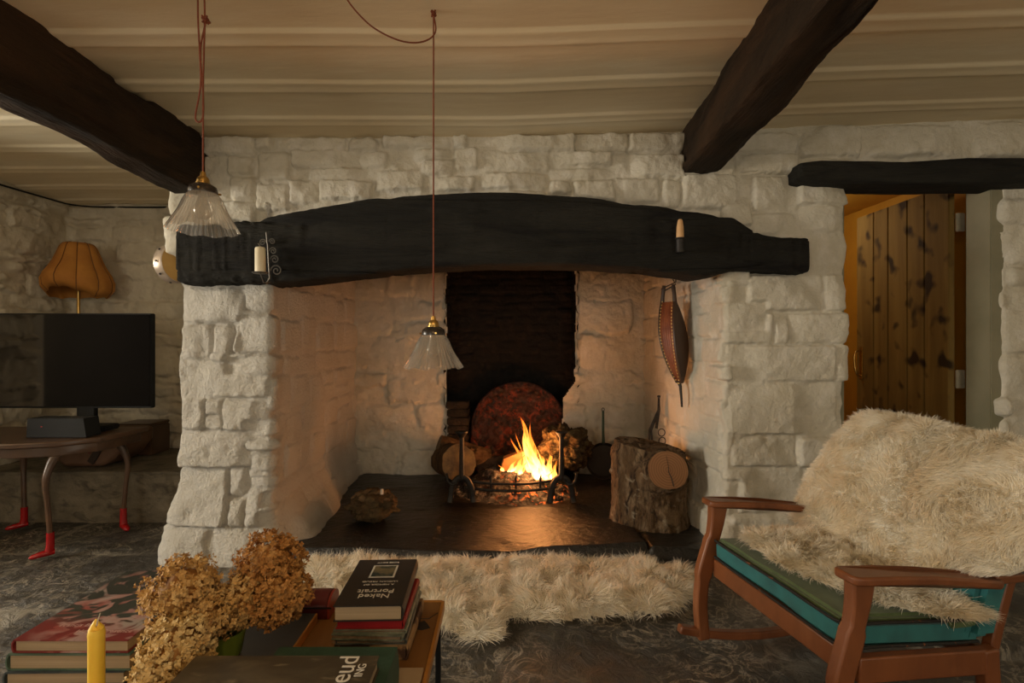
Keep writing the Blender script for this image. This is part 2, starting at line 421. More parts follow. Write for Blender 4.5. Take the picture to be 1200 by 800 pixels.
# ------------------------------------------------------------------ floor
def floor_material():
    m, nt, b = new_mat('slate_flagstones')
    b.inputs['Specular IOR Level'].default_value = .5
    big = tex_noise(nt, 1.1, 4, .5)
    base = ramp(nt, big, [(.38, (.040, .036, .031)), (.55, (.085, .075, .06)), (.70, (.22, .18, .13))])
    pat = ramp(nt, tex_noise(nt, 7, 6, .6, O1, 2.2), [(.455, 0.), (.49, 1.), (.50, 1.), (.535, 0.)])
    pm = ramp(nt, tex_noise(nt, 2.2, 3, .5), [(.42, 0.), (.60, .75)])
    mm = nt.nodes.new('ShaderNodeMath'); mm.operation = 'MULTIPLY'
    nt.links.new(pat, mm.inputs[0]); nt.links.new(pm, mm.inputs[1])
    mx = nt.nodes.new('ShaderNodeMixRGB'); mx.inputs[2].default_value = (.46, .40, .31, 1)
    nt.links.new(mm.outputs[0], mx.inputs[0]); nt.links.new(base, mx.inputs[1])
    at_ = nt.nodes.new('ShaderNodeAttribute'); at_.attribute_name = 'joint'
    mx2 = nt.nodes.new('ShaderNodeMixRGB'); mx2.inputs[2].default_value = (.30, .27, .22, 1)
    nt.links.new(at_.outputs['Fac'], mx2.inputs[0]); nt.links.new(mx.outputs[0], mx2.inputs[1])
    nt.links.new(mx2.outputs[0], b.inputs['Base Color'])
    nt.links.new(ramp(nt, tex_noise(nt, 6, 5, .6), [(.3, .34), (.7, .6)]), b.inputs['Roughness'])
    bump(nt, b, tex_noise(nt, 14, 8, .66, O1, 1.2), 1.0, .03)
    return m
M_floor = floor_material()
def slab_floor(name, x0, x1, y0, y1, res, seed, z, slabs, amp=.008, ragged=None):
    xs = np.arange(x0, x1+res, res); ys = np.arange(y0, y1+res, res)
    X, Y = np.meshgrid(xs, ys, indexing='ij')
    H = stone_height(X, Y, slabs, seed, amp, .03, .03, .004, .002)
    H += .004*fbm(X*5, Y*5, 0, seed+4, 5, .6)
    V = np.stack([X, Y, z-amp+H], -1)
    o = mesh(name, V.reshape(-1, 3), grid_faces(len(xs), len(ys)), M_floor)
    Xw = X+.03*fbm(X*9, Y*9, 3.1, seed, 3)+.009*noise(X*40, Y*40, 0, seed+1); Yw = Y+.03*fbm(X*9, Y*9, 7.7, seed+5, 3)+.009*noise(X*40, Y*40, 5, seed+2)
    J = np.ones(X.shape)
    for (a, b, c, d) in slabs: J = np.minimum(J, 1-sstep(-.012, .012, np.minimum(np.minimum(Xw-a, b-Xw), np.minimum(Yw-c, d-Yw))))
    J *= sstep(-.5, .3, fbm(X*2, Y*2, 2, seed+8, 3))*np.where(X > -.9, .45, .9)
    a = o.data.attributes.new('joint', 'FLOAT', 'POINT')
    a.data.foreach_set('value', J.reshape(-1).astype(np.float32))
    return struct(o)
fs = [(-3.4, -2.35, 1.9, 2.62), (-2.32, -1.35, 2.08, 2.62), (-3.4, -2.5, 2.65, 3.2), (-2.47, -1.4, 2.65, 3.2), (-3.4, -1.95, 1.2, 1.87), (-1.92, -1.1, 1.35, 2.05),
      (-1.32, -.3, 1.9, 2.7), (-1.07, -.2, .9, 1.87), (-.27, .95, 1.55, 2.7), (-.17, 1.1, .6, 1.52), (.98, 2.0, 1.75, 2.7), (1.13, 2.2, .7, 1.72), (2.03, 3.6, 1.6, 2.7), (2.23, 3.6, .3, 1.57)]
slab_floor('floor', -5.1, 3.6, .2, 5.0, .014, 51, 0.0, fs)
struct(MB().box((-.8, -1.15, -.06), (8.8, 2.9, .1)).build('floor_near', M_floor, smooth=False))
# hearth slabs
M_hearth = mix_mat('hearth_slate', [(.010, .0095, .009), ((.024, .022, .020), 4, .45, .75, O1, .6), ((.012, .010, .009), 9, .5, .72, (1, 1.5, 1), 1.0)], .29, (14, .8, .02, (1, 1.6, 1)), .6)
def hearth():
    res = .010
    xs = np.arange(XL-.06, XR+.07, res); ys = np.arange(FY-.035, 4.40, res)
    X, Y = np.meshgrid(xs, ys, indexing='ij')
    sl = [(-1.4, -.35, 2.4, 3.15), (-.34, .72, 2.4, 3.2), (.73, 1.4, 2.4, 3.0), (-1.4, -.5, 3.16, 4.5), (-.49, .6, 3.21, 4.5), (.61, 1.4, 3.01, 4.5)]
    H = stone_height(X, Y, sl, 57, .008, .02, .02, .004, .002)+.005*fbm(X*4, Y*9, 0, 9, 5, .6)
    Z = .045+H
    e = .02*fbm(X*3, 0*X, 0, 4, 3)
    V = np.stack([X, Y, Z], -1).reshape(-1, 3).tolist(); F = grid_faces(len(xs), len(ys)).tolist()
    k = len(V); n = len(xs); ny = len(ys)
    for i, x in enumerate(xs): V.append((x, FY-.035-.006+.006*math.sin(x*9), -.01))
    for i in range(n-1): F.append((k+i, k+i+1, (i+1)*ny, i*ny))
    return struct(mesh('floor_hearth', V, F, M_hearth))
hearth()
# raised stone ledge in the alcove
M_ledge = mix_mat('ledge_slate', [(.17, .14, .095), ((.28, .235, .165), 4, .45, .75, (1, 1, 1), .6), ((.05, .04, .028), 9, .5, .72, (1, 1, 2), .8)], .6, (20, .9, .015), .4)
def ledge():
    prof = [(3.10, -.02), (3.095, .06), (3.10, .15), (3.09, .24), (3.085, .285), (3.075, .298), (3.10, .302), (3.3, .303), (3.5, .30), (3.7, .303), (3.85, .30)]
    P = []
    for (a, b) in zip(prof[:-1], prof[1:]):
        n = max(1, int(math.hypot(b[0]-a[0], b[1]-a[1])/.012))
        for k in range(n): P.append((a[0]+(b[0]-a[0])*k/n, a[1]+(b[1]-a[1])*k/n))
    P.append(prof[-1]); P = np.array(P)
    xs = np.arange(-3.3, XO+.1, .012)
    X, Yp = np.meshgrid(xs, P[:, 0], indexing='ij'); _, Zp = np.meshgrid(xs, P[:, 1], indexing='ij')
    n = .012*fbm(X*6, Yp*8, Zp*12, 71, 5, .6)+.008*fbm(X*2, Yp*2, Zp*20, 72, 3)
    V = np.stack([X, Yp-n*.9, Zp+n*.6], -1).reshape(-1, 3)
    return struct(mesh('trim_stone_ledge', V, grid_faces(len(xs), len(P)), M_ledge))
ledge()

# ------------------------------------------------------------------ beams
def beam(name, st, side, up, m, length_n=160, ring=56, nz=.006, seed=1, rnd=.12, grain=(1, 1, 1), notch=0, round_ends=True, crumble=None):
    """st: stations (centre, half width, half height); superelliptic section"""
    side = np.array(side, float); side /= np.linalg.norm(side); up = np.array(up, float); up /= np.linalg.norm(up)
    c = np.array([s[0] for s in st], float); hw = np.array([s[1] for s in st], float); hh = np.array([s[2] for s in st], float)
    arc = np.concatenate([[0], np.cumsum(np.linalg.norm(np.diff(c, axis=0), axis=1))])
    L = arc[-1]
    t = np.linspace(0, L, length_n)
    C = np.stack([np.interp(t, arc, c[:, k]) for k in range(3)], 1); W = np.interp(t, arc, hw); Hh = np.interp(t, arc, hh)
    th = np.linspace(0, 2*PI, ring, endpoint=False)
    p = 2/(1+rnd*0+7)
    cx = np.sign(np.cos(th))*np.abs(np.cos(th))**(.22); cz = np.sign(np.sin(th))*np.abs(np.sin(th))**(.22)
    k = np.ones(length_n)
    if round_ends:
        e = .02
        k = .90+.10*np.sqrt(np.clip(1-(1-np.clip(np.minimum(t, L-t)/e, 0, 1))**2, 0, 1))
    P = C[:, None, :]+(W*k)[:, None, None]*cx[None, :, None]*side+(Hh*k)[:, None, None]*cz[None, :, None]*up
    d = (cx[None, :, None]*side+cz[None, :, None]*up); d = d/np.linalg.norm(d, axis=-1, keepdims=True)
    g = grain
    n = nz*fbm(P[..., 0]*14*g[0], P[..., 1]*14*g[1], P[..., 2]*14*g[2], seed, 5, .62) + nz*1.5*fbm(P[..., 0]*4*g[0], P[..., 1]*4*g[1], P[..., 2]*4*g[2], seed+9, 2)
    # long shakes (drying cracks)
    cr = np.abs(noise(P[..., 0]*5*g[0]*.5, P[..., 1]*5*g[1]*.5, P[..., 2]*20, seed+40))
    n = n-min(nz*1.6, .016)*sstep(.10, .0, cr)
    if notch:
        q = noise(t*notch, 0*t, 0, seed+70); q = sstep(.15, .22, q)
        n = n-.016*q[:, None]*(cz[None, :] > .8)
    if crumble is not None:
        k3 = crumble(P[..., 0]); n = n+k3*(.013*fbm(P[..., 0]*16, P[..., 1]*20, P[..., 2]*20, seed+50, 5, .7)-.010*np.abs(noise(P[..., 0]*22, P[..., 1]*22, P[..., 2]*30, seed+51)))
    P = P+n[..., None]*d
    V = P.reshape(-1, 3).tolist(); F = []
    for i in range(length_n-1):
        for j in range(ring):
            j2 = (j+1) % ring
            F.append((i*ring+j, i*ring+j2, (i+1)*ring+j2, (i+1)*ring+j))
    F.append(tuple(range(ring-1, -1, -1))); F.append(tuple(range((length_n-1)*ring, length_n*ring)))
    mb = MB(); mb.v = V; mb.f = F
    return mb.build(name, m, auto=False)
b1 = beam('ceiling_beam', [((-1.64, -2.3, 1.99), .085, .145), ((-1.61, 1.2, 1.985), .08, .145), ((-1.575, 1.8, 1.98), .075, .14), ((-1.565, 2.61, 1.965), .072, .145)], (1, 0, 0), (0, 0, 1), M_beam,
          300, 72, .014, 3, grain=(1, .4, 1), notch=3.2)
tag(b1, 'dark oak ceiling beam with notched top edge, left of the mantel', 'beam')
b2 = beam('ceiling_beam', [((.74, -2.3, 2.05), .09, .12), ((.875, 1.25, 2.045), .078, .12), ((.995, 2.62, 2.045), .092, .115)], (1, 0, 0), (0, 0, 1), M_beam, 300, 72, .014, 4, grain=(1, .4, 1), notch=4)
tag(b2, 'thick dark oak ceiling beam ending above the right side of the mantel', 'beam')
# mantel beam
top = [(203,262),(240,262),(270,259),(320,251),(380,239),(440,229),(500,224),(560,222),(620,223),(700,229),(760,237),(830,247),(860,252),(876,262),(892,273),(915,277),(952,277)]
bot = [(208,332),(240,332),(300,331),(340,329),(430,320),(500,313),(560,310),(620,310),(700,311),(760,316),(800,321),(828,326),(846,322),(862,317),(905,318),(948,320)]
sx = np.linspace(204, 951, 60)
YB = 2.46
tp = np.interp(sx, [p[0] for p in top], [p[1] for p in top]); bt = np.interp(sx, [p[0] for p in bot], [p[1] for p in bot])
st = []
for x, a, b in zip(sx, tp, bt):
    pa = at(x, a, YB); pb = at(x, b, YB)
    st.append(((pa.x, YB+.13, (pa.z+pb.z)/2), .13, (pa.z-pb.z)/2))
lint = beam('mantel_beam', st, (0, 1, 0), (0, 0, 1), M_lintel, 520, 110, .0085, 8, grain=(.2, 1, 1), crumble=lambda x: .25+.75*sstep(-.95, -1.25, x)+.4*sstep(1.1, 1.35, x))
tag(lint, 'huge blackened curved oak beam spanning the fireplace opening', 'beam')
dl = [((at(934, 202, 2.5).x, 2.57, at(934, 202, 2.5).z), .10, .04), ((at(960, 202, 2.5).x, 2.57, at(960, 202, 2.5).z), .10, .055), ((at(1060, 203, 2.5).x, 2.57, at(1060, 204, 2.5).z), .10, .056),
      ((at(1130, 203, 2.5).x, 2.57, at(1130, 201, 2.5).z), .10, .065), ((2.75, 2.57, at(1190, 201, 2.5).z), .10, .065)]
dlo = beam('trim_door_lintel', dl, (0, 1, 0), (0, 0, 1), M_lintel, 200, 60, .007, 12, grain=(.2, 1, 1)); struct(dlo)

# ------------------------------------------------------------------ rest of the room (behind and beside the camera)
M_plaster = mat('plain_plaster', (.52, .47, .38), (.58, .53, .44), 3, .8)
def wbox(n, c, d, m=M_plaster): return struct(MB().box(c, d).build(n, m, smooth=False))
M_dkreflect = mat('dark_reflection_wall', (.030, .026, .022), (.045, .038, .03), 4, .7)  # unseen wall made dark so the television screen mirrors black
for (y0_, y1_, z0_, z1_) in ((-2.5, .35, -.2, 2.3), (1.95, 4.1, -.2, 2.3), (.35, 1.95, -.2, .75), (.35, 1.95, 1.95, 2.3)):
    wbox('wall_far_left', (-5.05, (y0_+y1_)/2, (z0_+z1_)/2), (.1, y1_-y0_, z1_-z0_), M_dkreflect)
f = MB()
for y in (.38, 1.15, 1.92): f.box((-5.05, y, 1.35), (.06, .05, 1.2))
for z in (.78, 1.35, 1.92): f.box((-5.05, 1.15, z), (.05, 1.6, .04))
struct(f.build('window_3', mat('window_paint', (.6, .57, .5)), smooth=False))
wbox('wall_left_return', (-4.15, 2.15, 1.05), (1.8, .1, 2.5))
wbox('wall_side_right', (3.42, .1, 1.05), (.1, 5.1, 2.5))
# rear wall with two windows
wy = -2.4
wins = [(-2.7, -1.3), (1.0, 2.3)]
wz0, wz1 = .75, 1.85
xe = [-5.1]+[v for w_ in wins for v in w_]+[3.5]
for i in range(0, len(xe), 2): wbox('wall_rear', ((xe[i]+xe[i+1])/2, wy, 1.05), (xe[i+1]-xe[i], .3, 2.5))
for i, (a, b) in enumerate(wins):
    wbox('wall_rear', ((a+b)/2, wy, wz0/2-.1), (b-a, .3, wz0+.2)); wbox('wall_rear', ((a+b)/2, wy, (wz1+2.3)/2), (b-a, .3, 2.3-wz1))
    f = MB()
    for x in (a+.03, b-.03, (a+b)/2): f.box((x, wy, (wz0+wz1)/2), (.05, .05, wz1-wz0))
    for z in (wz0+.03, wz1-.03, (wz0+wz1)/2): f.box(((a+b)/2, wy, z), (b-a, .045, .04))
    struct(f.build('window_%d' % (i+1), mat('window_paint', (.6, .57, .5)), smooth=False))
# passage behind the door
wbox('wall_passage_back', (2.4, 4.75, 1.05), (2.4, .1, 2.3), M_ochre)
wbox('wall_passage_left', (1.60, 3.9, 1.05), (.1, 1.8, 2.3), M_ochre)
wbox('wall_passage_right', (2.80, 3.9, 1.05), (.1, 1.8, 2.3), M_ochre)
wbox('ceiling_passage', (2.3, 3.78, 2.15), (1.6, 2.2, .1), M_ochre)

# ------------------------------------------------------------------ door and frame
def plank_material():
    m, nt, b = new_mat('stained_planks')
    b.inputs['Roughness'].default_value = .75; b.inputs['Specular IOR Level'].default_value = .25
    g = ramp(nt, tex_noise(nt, 12, 6, .6, (1, 1, .08), .6), [(.3, (.17, .10, .025)), (.7, (.28, .18, .05))])
    k = ramp(nt, tex_noise(nt, 10.5, 1.5, .4, (1, 1, .85), 0), [(.56, 0.), (.68, .92)])
    mx = nt.nodes.new('ShaderNodeMixRGB'); mx.inputs[2].default_value = (.022, .010, .005, 1)
    nt.links.new(k, mx.inputs[0]); nt.links.new(g, mx.inputs[1]); nt.links.new(mx.outputs[0], b.inputs['Base Color'])
    bump(nt, b, tex_noise(nt, 30, 6, .6, (1, 1, .1)), .4, .006)
    return m
def build_door():
    d = thing('plank_door', 'open stained plank door standing back into the ochre passage', 'door', (2.445, 2.79, .01), 0)
    d.rotation_euler = (0, 0, R(90-1.5))            # local +x runs along the door into the passage
    L, Hh, T = .76, 1.93, .035; pm = plank_material(); n = 5; ws_ = [.17, .13, .16, .13, .17]; x = 0
    for k in range(n):
        w = ws_[k]
        MB().box((x+w/2, 0, Hh/2), (w-.005, T, Hh), bev=.004).build('plank', pm, d); x += w
    for z in (.25, 1.05, 1.7): MB().box((L/2, -.03, z), (L-.06, .025, .11), bev=.004).build('ledge_board', pm, d)
    for z in (.87, 1.72):
        MB().box((-.012, -.032, z), (.012, .045, .10), bev=.003).build('hinge', mat('pale_hinge', (.42, .38, .28), (.5, .45, .34), 20, .4, .3), d)
    h = MB().tube(catmull([(L-.05, .02, 1.02), (L-.045, .055, 1.0), (L-.045, .06, .93), (L-.05, .05, .86), (L-.05, .02, .84)], 5), .006, 8)
    h.box((L-.05, .02, .93), (.03, .006, .22), bev=.002).build('handle', M_brass, d)
    return d
build_door()
M_frame = mat('grey_green_paint', (.20, .19, .12), (.25, .23, .15), 4, .5)
f = MB(); f.box((2.495, 2.655, .98), (.07, .14, 1.92), bev=.004).box((2.515, 2.74, .98), (.05, .04, 1.92), bev=.003)
f.box((1.74, 2.72, .98), (.05, .14, 1.92), bev=.004).box((2.1, 2.74, 1.93), (.8, .10, .03))
struct(f.build('trim_door_frame', M_frame, smooth=False))

# ------------------------------------------------------------------ wool
def strands(P, D, L, w, seed, droop=.25, seg=3, curl=.25):
    g = np.random.default_rng(seed); n = len(P)
    D = D/np.linalg.norm(D, axis=1)[:, None]
    S_ = np.cross(D, g.normal(size=(n, 3))); S_ /= np.linalg.norm(S_, axis=1)[:, None]
    C_ = g.normal(size=(n, 3))*curl
    V = []; q = []
    for k in range(seg+1):
        t = k/seg
        c = P+D*(L*t)[:, None]+C_*(L*t*t*.5)[:, None]
        c[:, 2] -= droop*L*t*t
        ww = w*(1-t*.85)
        V.append(c-S_*ww); V.append(c+S_*ww)
    V = np.stack(V, 1)                       # n, 2(seg+1), 3
    m = 2*(seg+1)
    base = np.arange(n)[:, None]*m
    F = np.concatenate([base+np.array([2*k, 2*k+1, 2*k+3, 2*k+2]) for k in range(seg)], 0)
    return V.reshape(-1, 3), F
def in_poly(px, py, poly):
    r = np.zeros(px.shape, bool); n = len(poly)
    for i in range(n):
        x1, y1 = poly[i]; x2, y2 = poly[(i+1) % n]
        c = ((y1 > py) != (y2 > py)) & (px < (x2-x1)*(py-y1)/(y2-y1+1e-12)+x1)
        r ^= c
    return r
def edge_dist(px, py, poly):
    d = np.full(px.shape, 9.); gx = np.zeros(px.shape); gy = np.zeros(px.shape); n = len(poly)
    for i in range(n):
        a = np.array(poly[i]); b = np.array(poly[(i+1) % n]); ab = b-a
        t = np.clip(((px-a[0])*ab[0]+(py-a[1])*ab[1])/(ab@ab), 0, 1)
        qx = px-(a[0]+ab[0]*t); qy = py-(a[1]+ab[1]*t); q = np.hypot(qx, qy)
        m = q < d; d = np.where(m, q, d); gx = np.where(m, qx, gx); gy = np.where(m, qy, gy)
    l = np.hypot(gx, gy)+1e-9
    return d, -gx/l, -gy/l            # outward direction = towards the edge
def clump_dirs(X, Y, seed, f=16):
    a = fbm(X*f, Y*f, 0, seed, 2)*2.6; b = fbm(X*f, Y*f, 9, seed+7, 2)*2.6
    return a, b
def clump_pull(x, y, s_, seed):
    best = np.full(x.shape, 9.); ox = np.zeros(x.shape); oy = np.zeros(x.shape)
    ix, iy = np.floor(x/s_), np.floor(y/s_); z0 = np.zeros(x.shape)
    for a in (-1, 0, 1):
        for b in (-1, 0, 1):
            cx = (ix+a+_h(ix+a, iy+b, z0, seed))*s_; cy = (iy+b+_h(ix+a, iy+b, z0, seed+5))*s_
            d = np.hypot(cx-x, cy-y); m = d < best
            best = np.where(m, d, best); ox = np.where(m, cx-x, ox); oy = np.where(m, cy-y, oy)
    return np.stack([ox, oy], -1)
def fleece(name, poly, zfun, thick, dens, length, seed, flow=(0, 0), m=M_wool, out=.8, parent=None, width=.0013, xf=None):
    """poly in local xy, zfun(x,y)=surface it lies on; returns ONE mesh of hide and wool"""
    poly = [tuple(p) for p in poly]
    A = np.array(poly); x0, y0 = A.min(0); x1, y1 = A.max(0)
    res = .012
    xs = np.arange(x0, x1+res, res); ys = np.arange(y0, y1+res, res)
    X, Y = np.meshgrid(xs, ys, indexing='ij')
    def height(X, Y):
        ins = in_poly(X, Y, poly); d, gx, gy = edge_dist(X, Y, poly)
        d = np.where(ins, d, 0)
        h = thick*np.sqrt(sstep(-.01, .07, d))*(.75+.5*fbm(X*9, Y*9, 0, seed, 3))
        return ins, d, gx, gy, h
    ins, d, gx, gy, h = height(X, Y)
    Z = zfun(X, Y)+.004+h
    V = np.stack([X, Y, Z], -1).reshape(-1, 3); F = grid_faces(len(xs), len(ys), ins)
    V, F = compact(V, F)
    g = np.random.default_rng(seed)
    n = int(dens*(x1-x0)*(y1-y0))
    px = g.uniform(x0, x1, n); py = g.uniform(y0, y1, n)
    ins, d, gx, gy, h = height(px, py)
    px, py, d, gx, gy, h = [q[ins] for q in (px, py, d, gx, gy, h)]
    n = len(px)
    pz = zfun(px, py)+.004+h
    ca, cb = clump_dirs(px, py, seed+31)
    ed = sstep(.10, .0, d)*out
    D = np.stack([gx*ed+ca*.55+flow[0]+g.normal(size=n)*.15, gy*ed+cb*.55+flow[1]+g.normal(size=n)*.15, .75-.45*ed+g.normal(size=n)*.1], 1)
    D[:, :2] += clump_pull(px, py, .020, seed)/length*.8
    L = length*g.uniform(.6, 1.25, n)*(.75+.5*(fbm(px*12, py*12, 4, seed+3, 2)+.5))
    # clumping: roots drawn towards clump centres
    V2, F2 = strands(np.stack([px, py, pz], 1), D, L, width, seed+1)
    Va = np.concatenate([V, V2]); Fa = np.concatenate([F, F2+len(V)])
    if xf is not None: Va = xf(Va)
    return mesh(name, Va, Fa, m, parent)
zfloor = lambda x, y: 0*x
def fl(px, py): q = 1.07*600/(py-403); return ((px-590)/600*q, q)
r1 = [fl(352, 655), fl(380, 651), fl(420, 648), fl(480, 657), fl(520, 660), fl(560, 655), fl(600, 655), fl(598, 690), fl(596, 720), fl(588, 752), fl(560, 757), fl(515, 740), fl(470, 720), fl(400, 712), fl(350, 700)]
r1 = [(x, min(y, 2.505)) for x, y in r1]
rug1 = fleece('sheepskin_rug', r1, zfloor, .045, 42000, .045, 101, flow=(.1, -.35))
tag(rug1, 'cream sheepskin rug on the slate floor behind the book stack', 'rug')
r2 = [fl(590, 656), fl(640, 655), fl(690, 657), fl(740, 660), fl(790, 668), fl(818, 680), fl(818, 700), fl(795, 715), fl(765, 728), fl(740, 722), fl(700, 728), fl(650, 733), fl(600, 730), fl(590, 700)]
r2 = [(x, min(y, 2.505)) for x, y in r2]
rug2 = fleece('sheepskin_rug', r2, zfloor, .05, 42000, .045, 102, flow=(.05, -.3))
tag(rug2, 'cream sheepskin rug on the slate floor in front of the burning fire', 'rug')

# ------------------------------------------------------------------ rocking chair
CO = Vector((.746, 1.81, 0))
CC, CS = .9845, .175
def cw(p): return Vector((CO.x+p[0]*CC+p[1]*CS, CO.y+p[0]*CS-p[1]*CC, p[2]))
ROOT = Vector((1.0, 1.55, 0))
def cbuild(mb, name, m, parent, bevel=0, smooth=True):
    mb.v = [tuple(cw(v)-ROOT) for v in mb.v]
    return mb.build(name, m, parent, smooth, None, bevel)
def sweep(mb, pts, size, axis=1):
    """rect section bar: pts (u,w,z), size list of (thickness in w, depth in the bend plane)"""
    P = [Vector(p) for p in pts]; n = len(P); V = []; F = []
    for i, p in enumerate(P):
        t = (P[min(i+1, n-1)]-P[max(i-1, 0)]).normalized()
        w = Vector((0, 1, 0)) if axis == 1 else Vector((1, 0, 0))
        s_ = t.cross(w).normalized(); a, b = size[i] if isinstance(size, list) else size
        for (p1, p2) in ((-1, -1), (1, -1), (1, 1), (-1, 1)): V.append(p+w*p1*a/2+s_*p2*b/2)
    for i in range(n-1):
        for k in range(4): F.append((i*4+k, i*4+(k+1) % 4, (i+1)*4+(k+1) % 4, (i+1)*4+k))
    F.append((3, 2, 1, 0)); F.append(tuple(range((n-1)*4, n*4)))
    return mb.add(V, F)
def bk_u(h): return .375+.30*h+.25*h*h
chair = thing('rocking_chair', 'low teak rocking chair with teal and green cushions, right of the hearth', 'chair', ROOT)
for w in (0.0, .585):
    P = catmull([(.012, w, .505), (.004, w, .44), (-.015, w, .36), (-.045, w, .26), (-.055, w, .15), (-.045, w, .035)], 5)
    n = len(P); sz = [(.034, .062-.020*min(1, i/8)+(.012 if 8 < i < 16 else 0)) for i in range(n)]
    cbuild(sweep(MB(), P, sz), 'front_leg', M_teak, chair, .006)
    P = catmull([(.385, w, .30), (.388, w, .24), (.40, w, .15), (.43, w, .03)], 5)
    cbuild(sweep(MB(), P, (.032, .045)), 'rear_leg', M_teak, chair, .005)
    # armrest paddle
    out = [(-.034, -.022), (-.030, -.032), (-.015, -.038), (.08, -.038), (.20, -.034), (.33, -.032), (.40, -.026), (.425, -.012), (.425, .012), (.40, .026), (.33, .032), (.20, .034), (.08, .038), (-.015, .038), (-.030, .032), (-.034, .022)]
    a = MB(); nn = len(out)
    def az(u): return .525-.05*(u+.05)/.45+.010*math.sin((u+.05)/.48*PI)
    a.add([(u, w+v, az(u)-.022) for u, v in out]+[(u, w+v, az(u)) for u, v in out], [tuple(range(nn)), tuple(range(2*nn-1, nn-1, -1))]+[(i, (i+1) % nn, (i+1) % nn+nn, i+nn) for i in range(nn)])
    cbuild(a, 'armrest', M_teak, chair, .006)
    P = [(-.135+k*.078, w, .028+.055*((k-4.4)/4.6)**2) for k in range(11)]
    cbuild(sweep(MB(), P, (.03, .028)), 'rocker', M_teak, chair, .005)
    cbuild(sweep(MB(), [(.0, w, .288), (.2, w, .278), (.39, w, .268)], (.026, .062)), 'side_rail', M_teak, chair, .004)
    # back frame upright
    wi = .03 if w < .1 else .555
    cbuild(sweep(MB(), [(bk_u(h)+.078, wi, .335+h) for h in (-.09, .0, .1, .2, .3, .41)], (.026, .03)), 'back_upright', M_teak, chair, .004)
    cbuild(MB().box((.45, (w+wi)/2, .470), (.09, .05, .02)), 'arm_bracket', M_teak, chair, .003)
cbuild(MB().box((.0, .2925, .288), (.028, .56, .062)), 'front_rail', M_teak, chair, .005)
cbuild(MB().box((.40, .2925, .262), (.026, .56, .05)), 'rear_rail', M_teak, chair, .004)
for k in range(3): cbuild(MB().box((bk_u(.15+.12*k)+.078, .2925, .485+.12*k), (.018, .56, .035)), 'back_slat', M_teak, chair, .004)
def pillow(u0, u1, w0, w1, z0, z1, rnd, nu=40, nw=40, puff=.012, seed=1):
    """soft box in local chair coords"""
    mb = MB()
    import bmesh
    bm = bmesh.new(); bmesh.ops.create_cube(bm, size=1); bmesh.ops.scale(bm, vec=(u1-u0, w1-w0, z1-z0), verts=bm.verts)
    bmesh.ops.bevel(bm, geom=list(bm.edges), offset=rnd, segments=4, affect='EDGES')
    bmesh.ops.subdivide_edges(bm, edges=[e for e in bm.edges if e.calc_length() > .08], cuts=10, use_grid_fill=True)
    c = Vector(((u0+u1)/2, (w0+w1)/2, (z0+z1)/2))
    V = [v.co+c for v in bm.verts]; F = [[v.index for v in f.verts] for f in bm.faces]; bm.free()
    out = []
    for v in V:
        a = (v.x-u0)/(u1-u0); b = (v.y-w0)/(w1-w0); k = 4*a*(1-a)*4*b*(1-b)
        s_ = 1 if v.z > c.z else -.3
        n1 = float(noise(v.x*9, v.y*9, v.z*9, seed))*.004
        out.append(Vector((v.x+n1, v.y+n1, v.z+s_*puff*k+n1)))
    mb.add(out, F); return mb
def seat_z(u, w): return .396-.03*u/.45+.012*4*(np.clip(w/.56, 0, 1))*(1-np.clip(w/.56, 0, 1))
# seat cushion: teal boxing with a green top panel and piping
def tilt(mb, f):
    mb.v = [tuple(f(Vector(v))) for v in mb.v]; return mb
sc_ = tilt(pillow(-.015, .40, .022, .563, .322, .388, .012), lambda v: Vector((v.x, v.y, v.z-.03*v.x/.45)))
seat = cbuild(sc_, 'seat_cushion', M_teal, chair)
tp_ = tilt(pillow(-.008, .40, .030, .554, .374, .398, .008, puff=.014), lambda v: Vector((v.x, v.y, v.z-.03*v.x/.45)))
cbuild(tp_, 'top_panel', M_olive, seat)['label'] = 'olive green top panel of the seat cushion'
pip = MB()
for zz in (.386, .328):
    loop = [(-.014, .024), (-.019, .15), (-.019, .43), (-.014, .56), (.1, .566), (.3, .566), (.39, .562)]
    pip.tube([(u, w, zz-.03*u/.45) for u, w in catmull([(a, b, 0) for a, b in loop], 4) for w, u in [(w, u)]] if False else [(p[0], p[1], zz-.03*p[0]/.45) for p in catmull([(a, b, 0) for a, b in loop], 4)], .004, 6)
cbuild(pip, 'piping', mat('black_piping', (.012, .010, .008), (.30, .09, .02), 60, .8, lo=.62, hi=.70), seat)
fold = pillow(.30, .395, .548, .572, .345, .368, .006, puff=.002)
cbuild(fold, 'folded_flap', M_olive, seat)
# back cushion
def bk(v):                                     # v.x thickness, v.y width, v.z height along the back
    h = v.z
    return Vector((bk_u(h)+v.x, v.y, .315+h))
bc = tilt(pillow(-.030, .052, .008, .580, 0.0, .44, .016, puff=0), bk)
cbuild(bc, 'back_cushion', M_teal, chair)

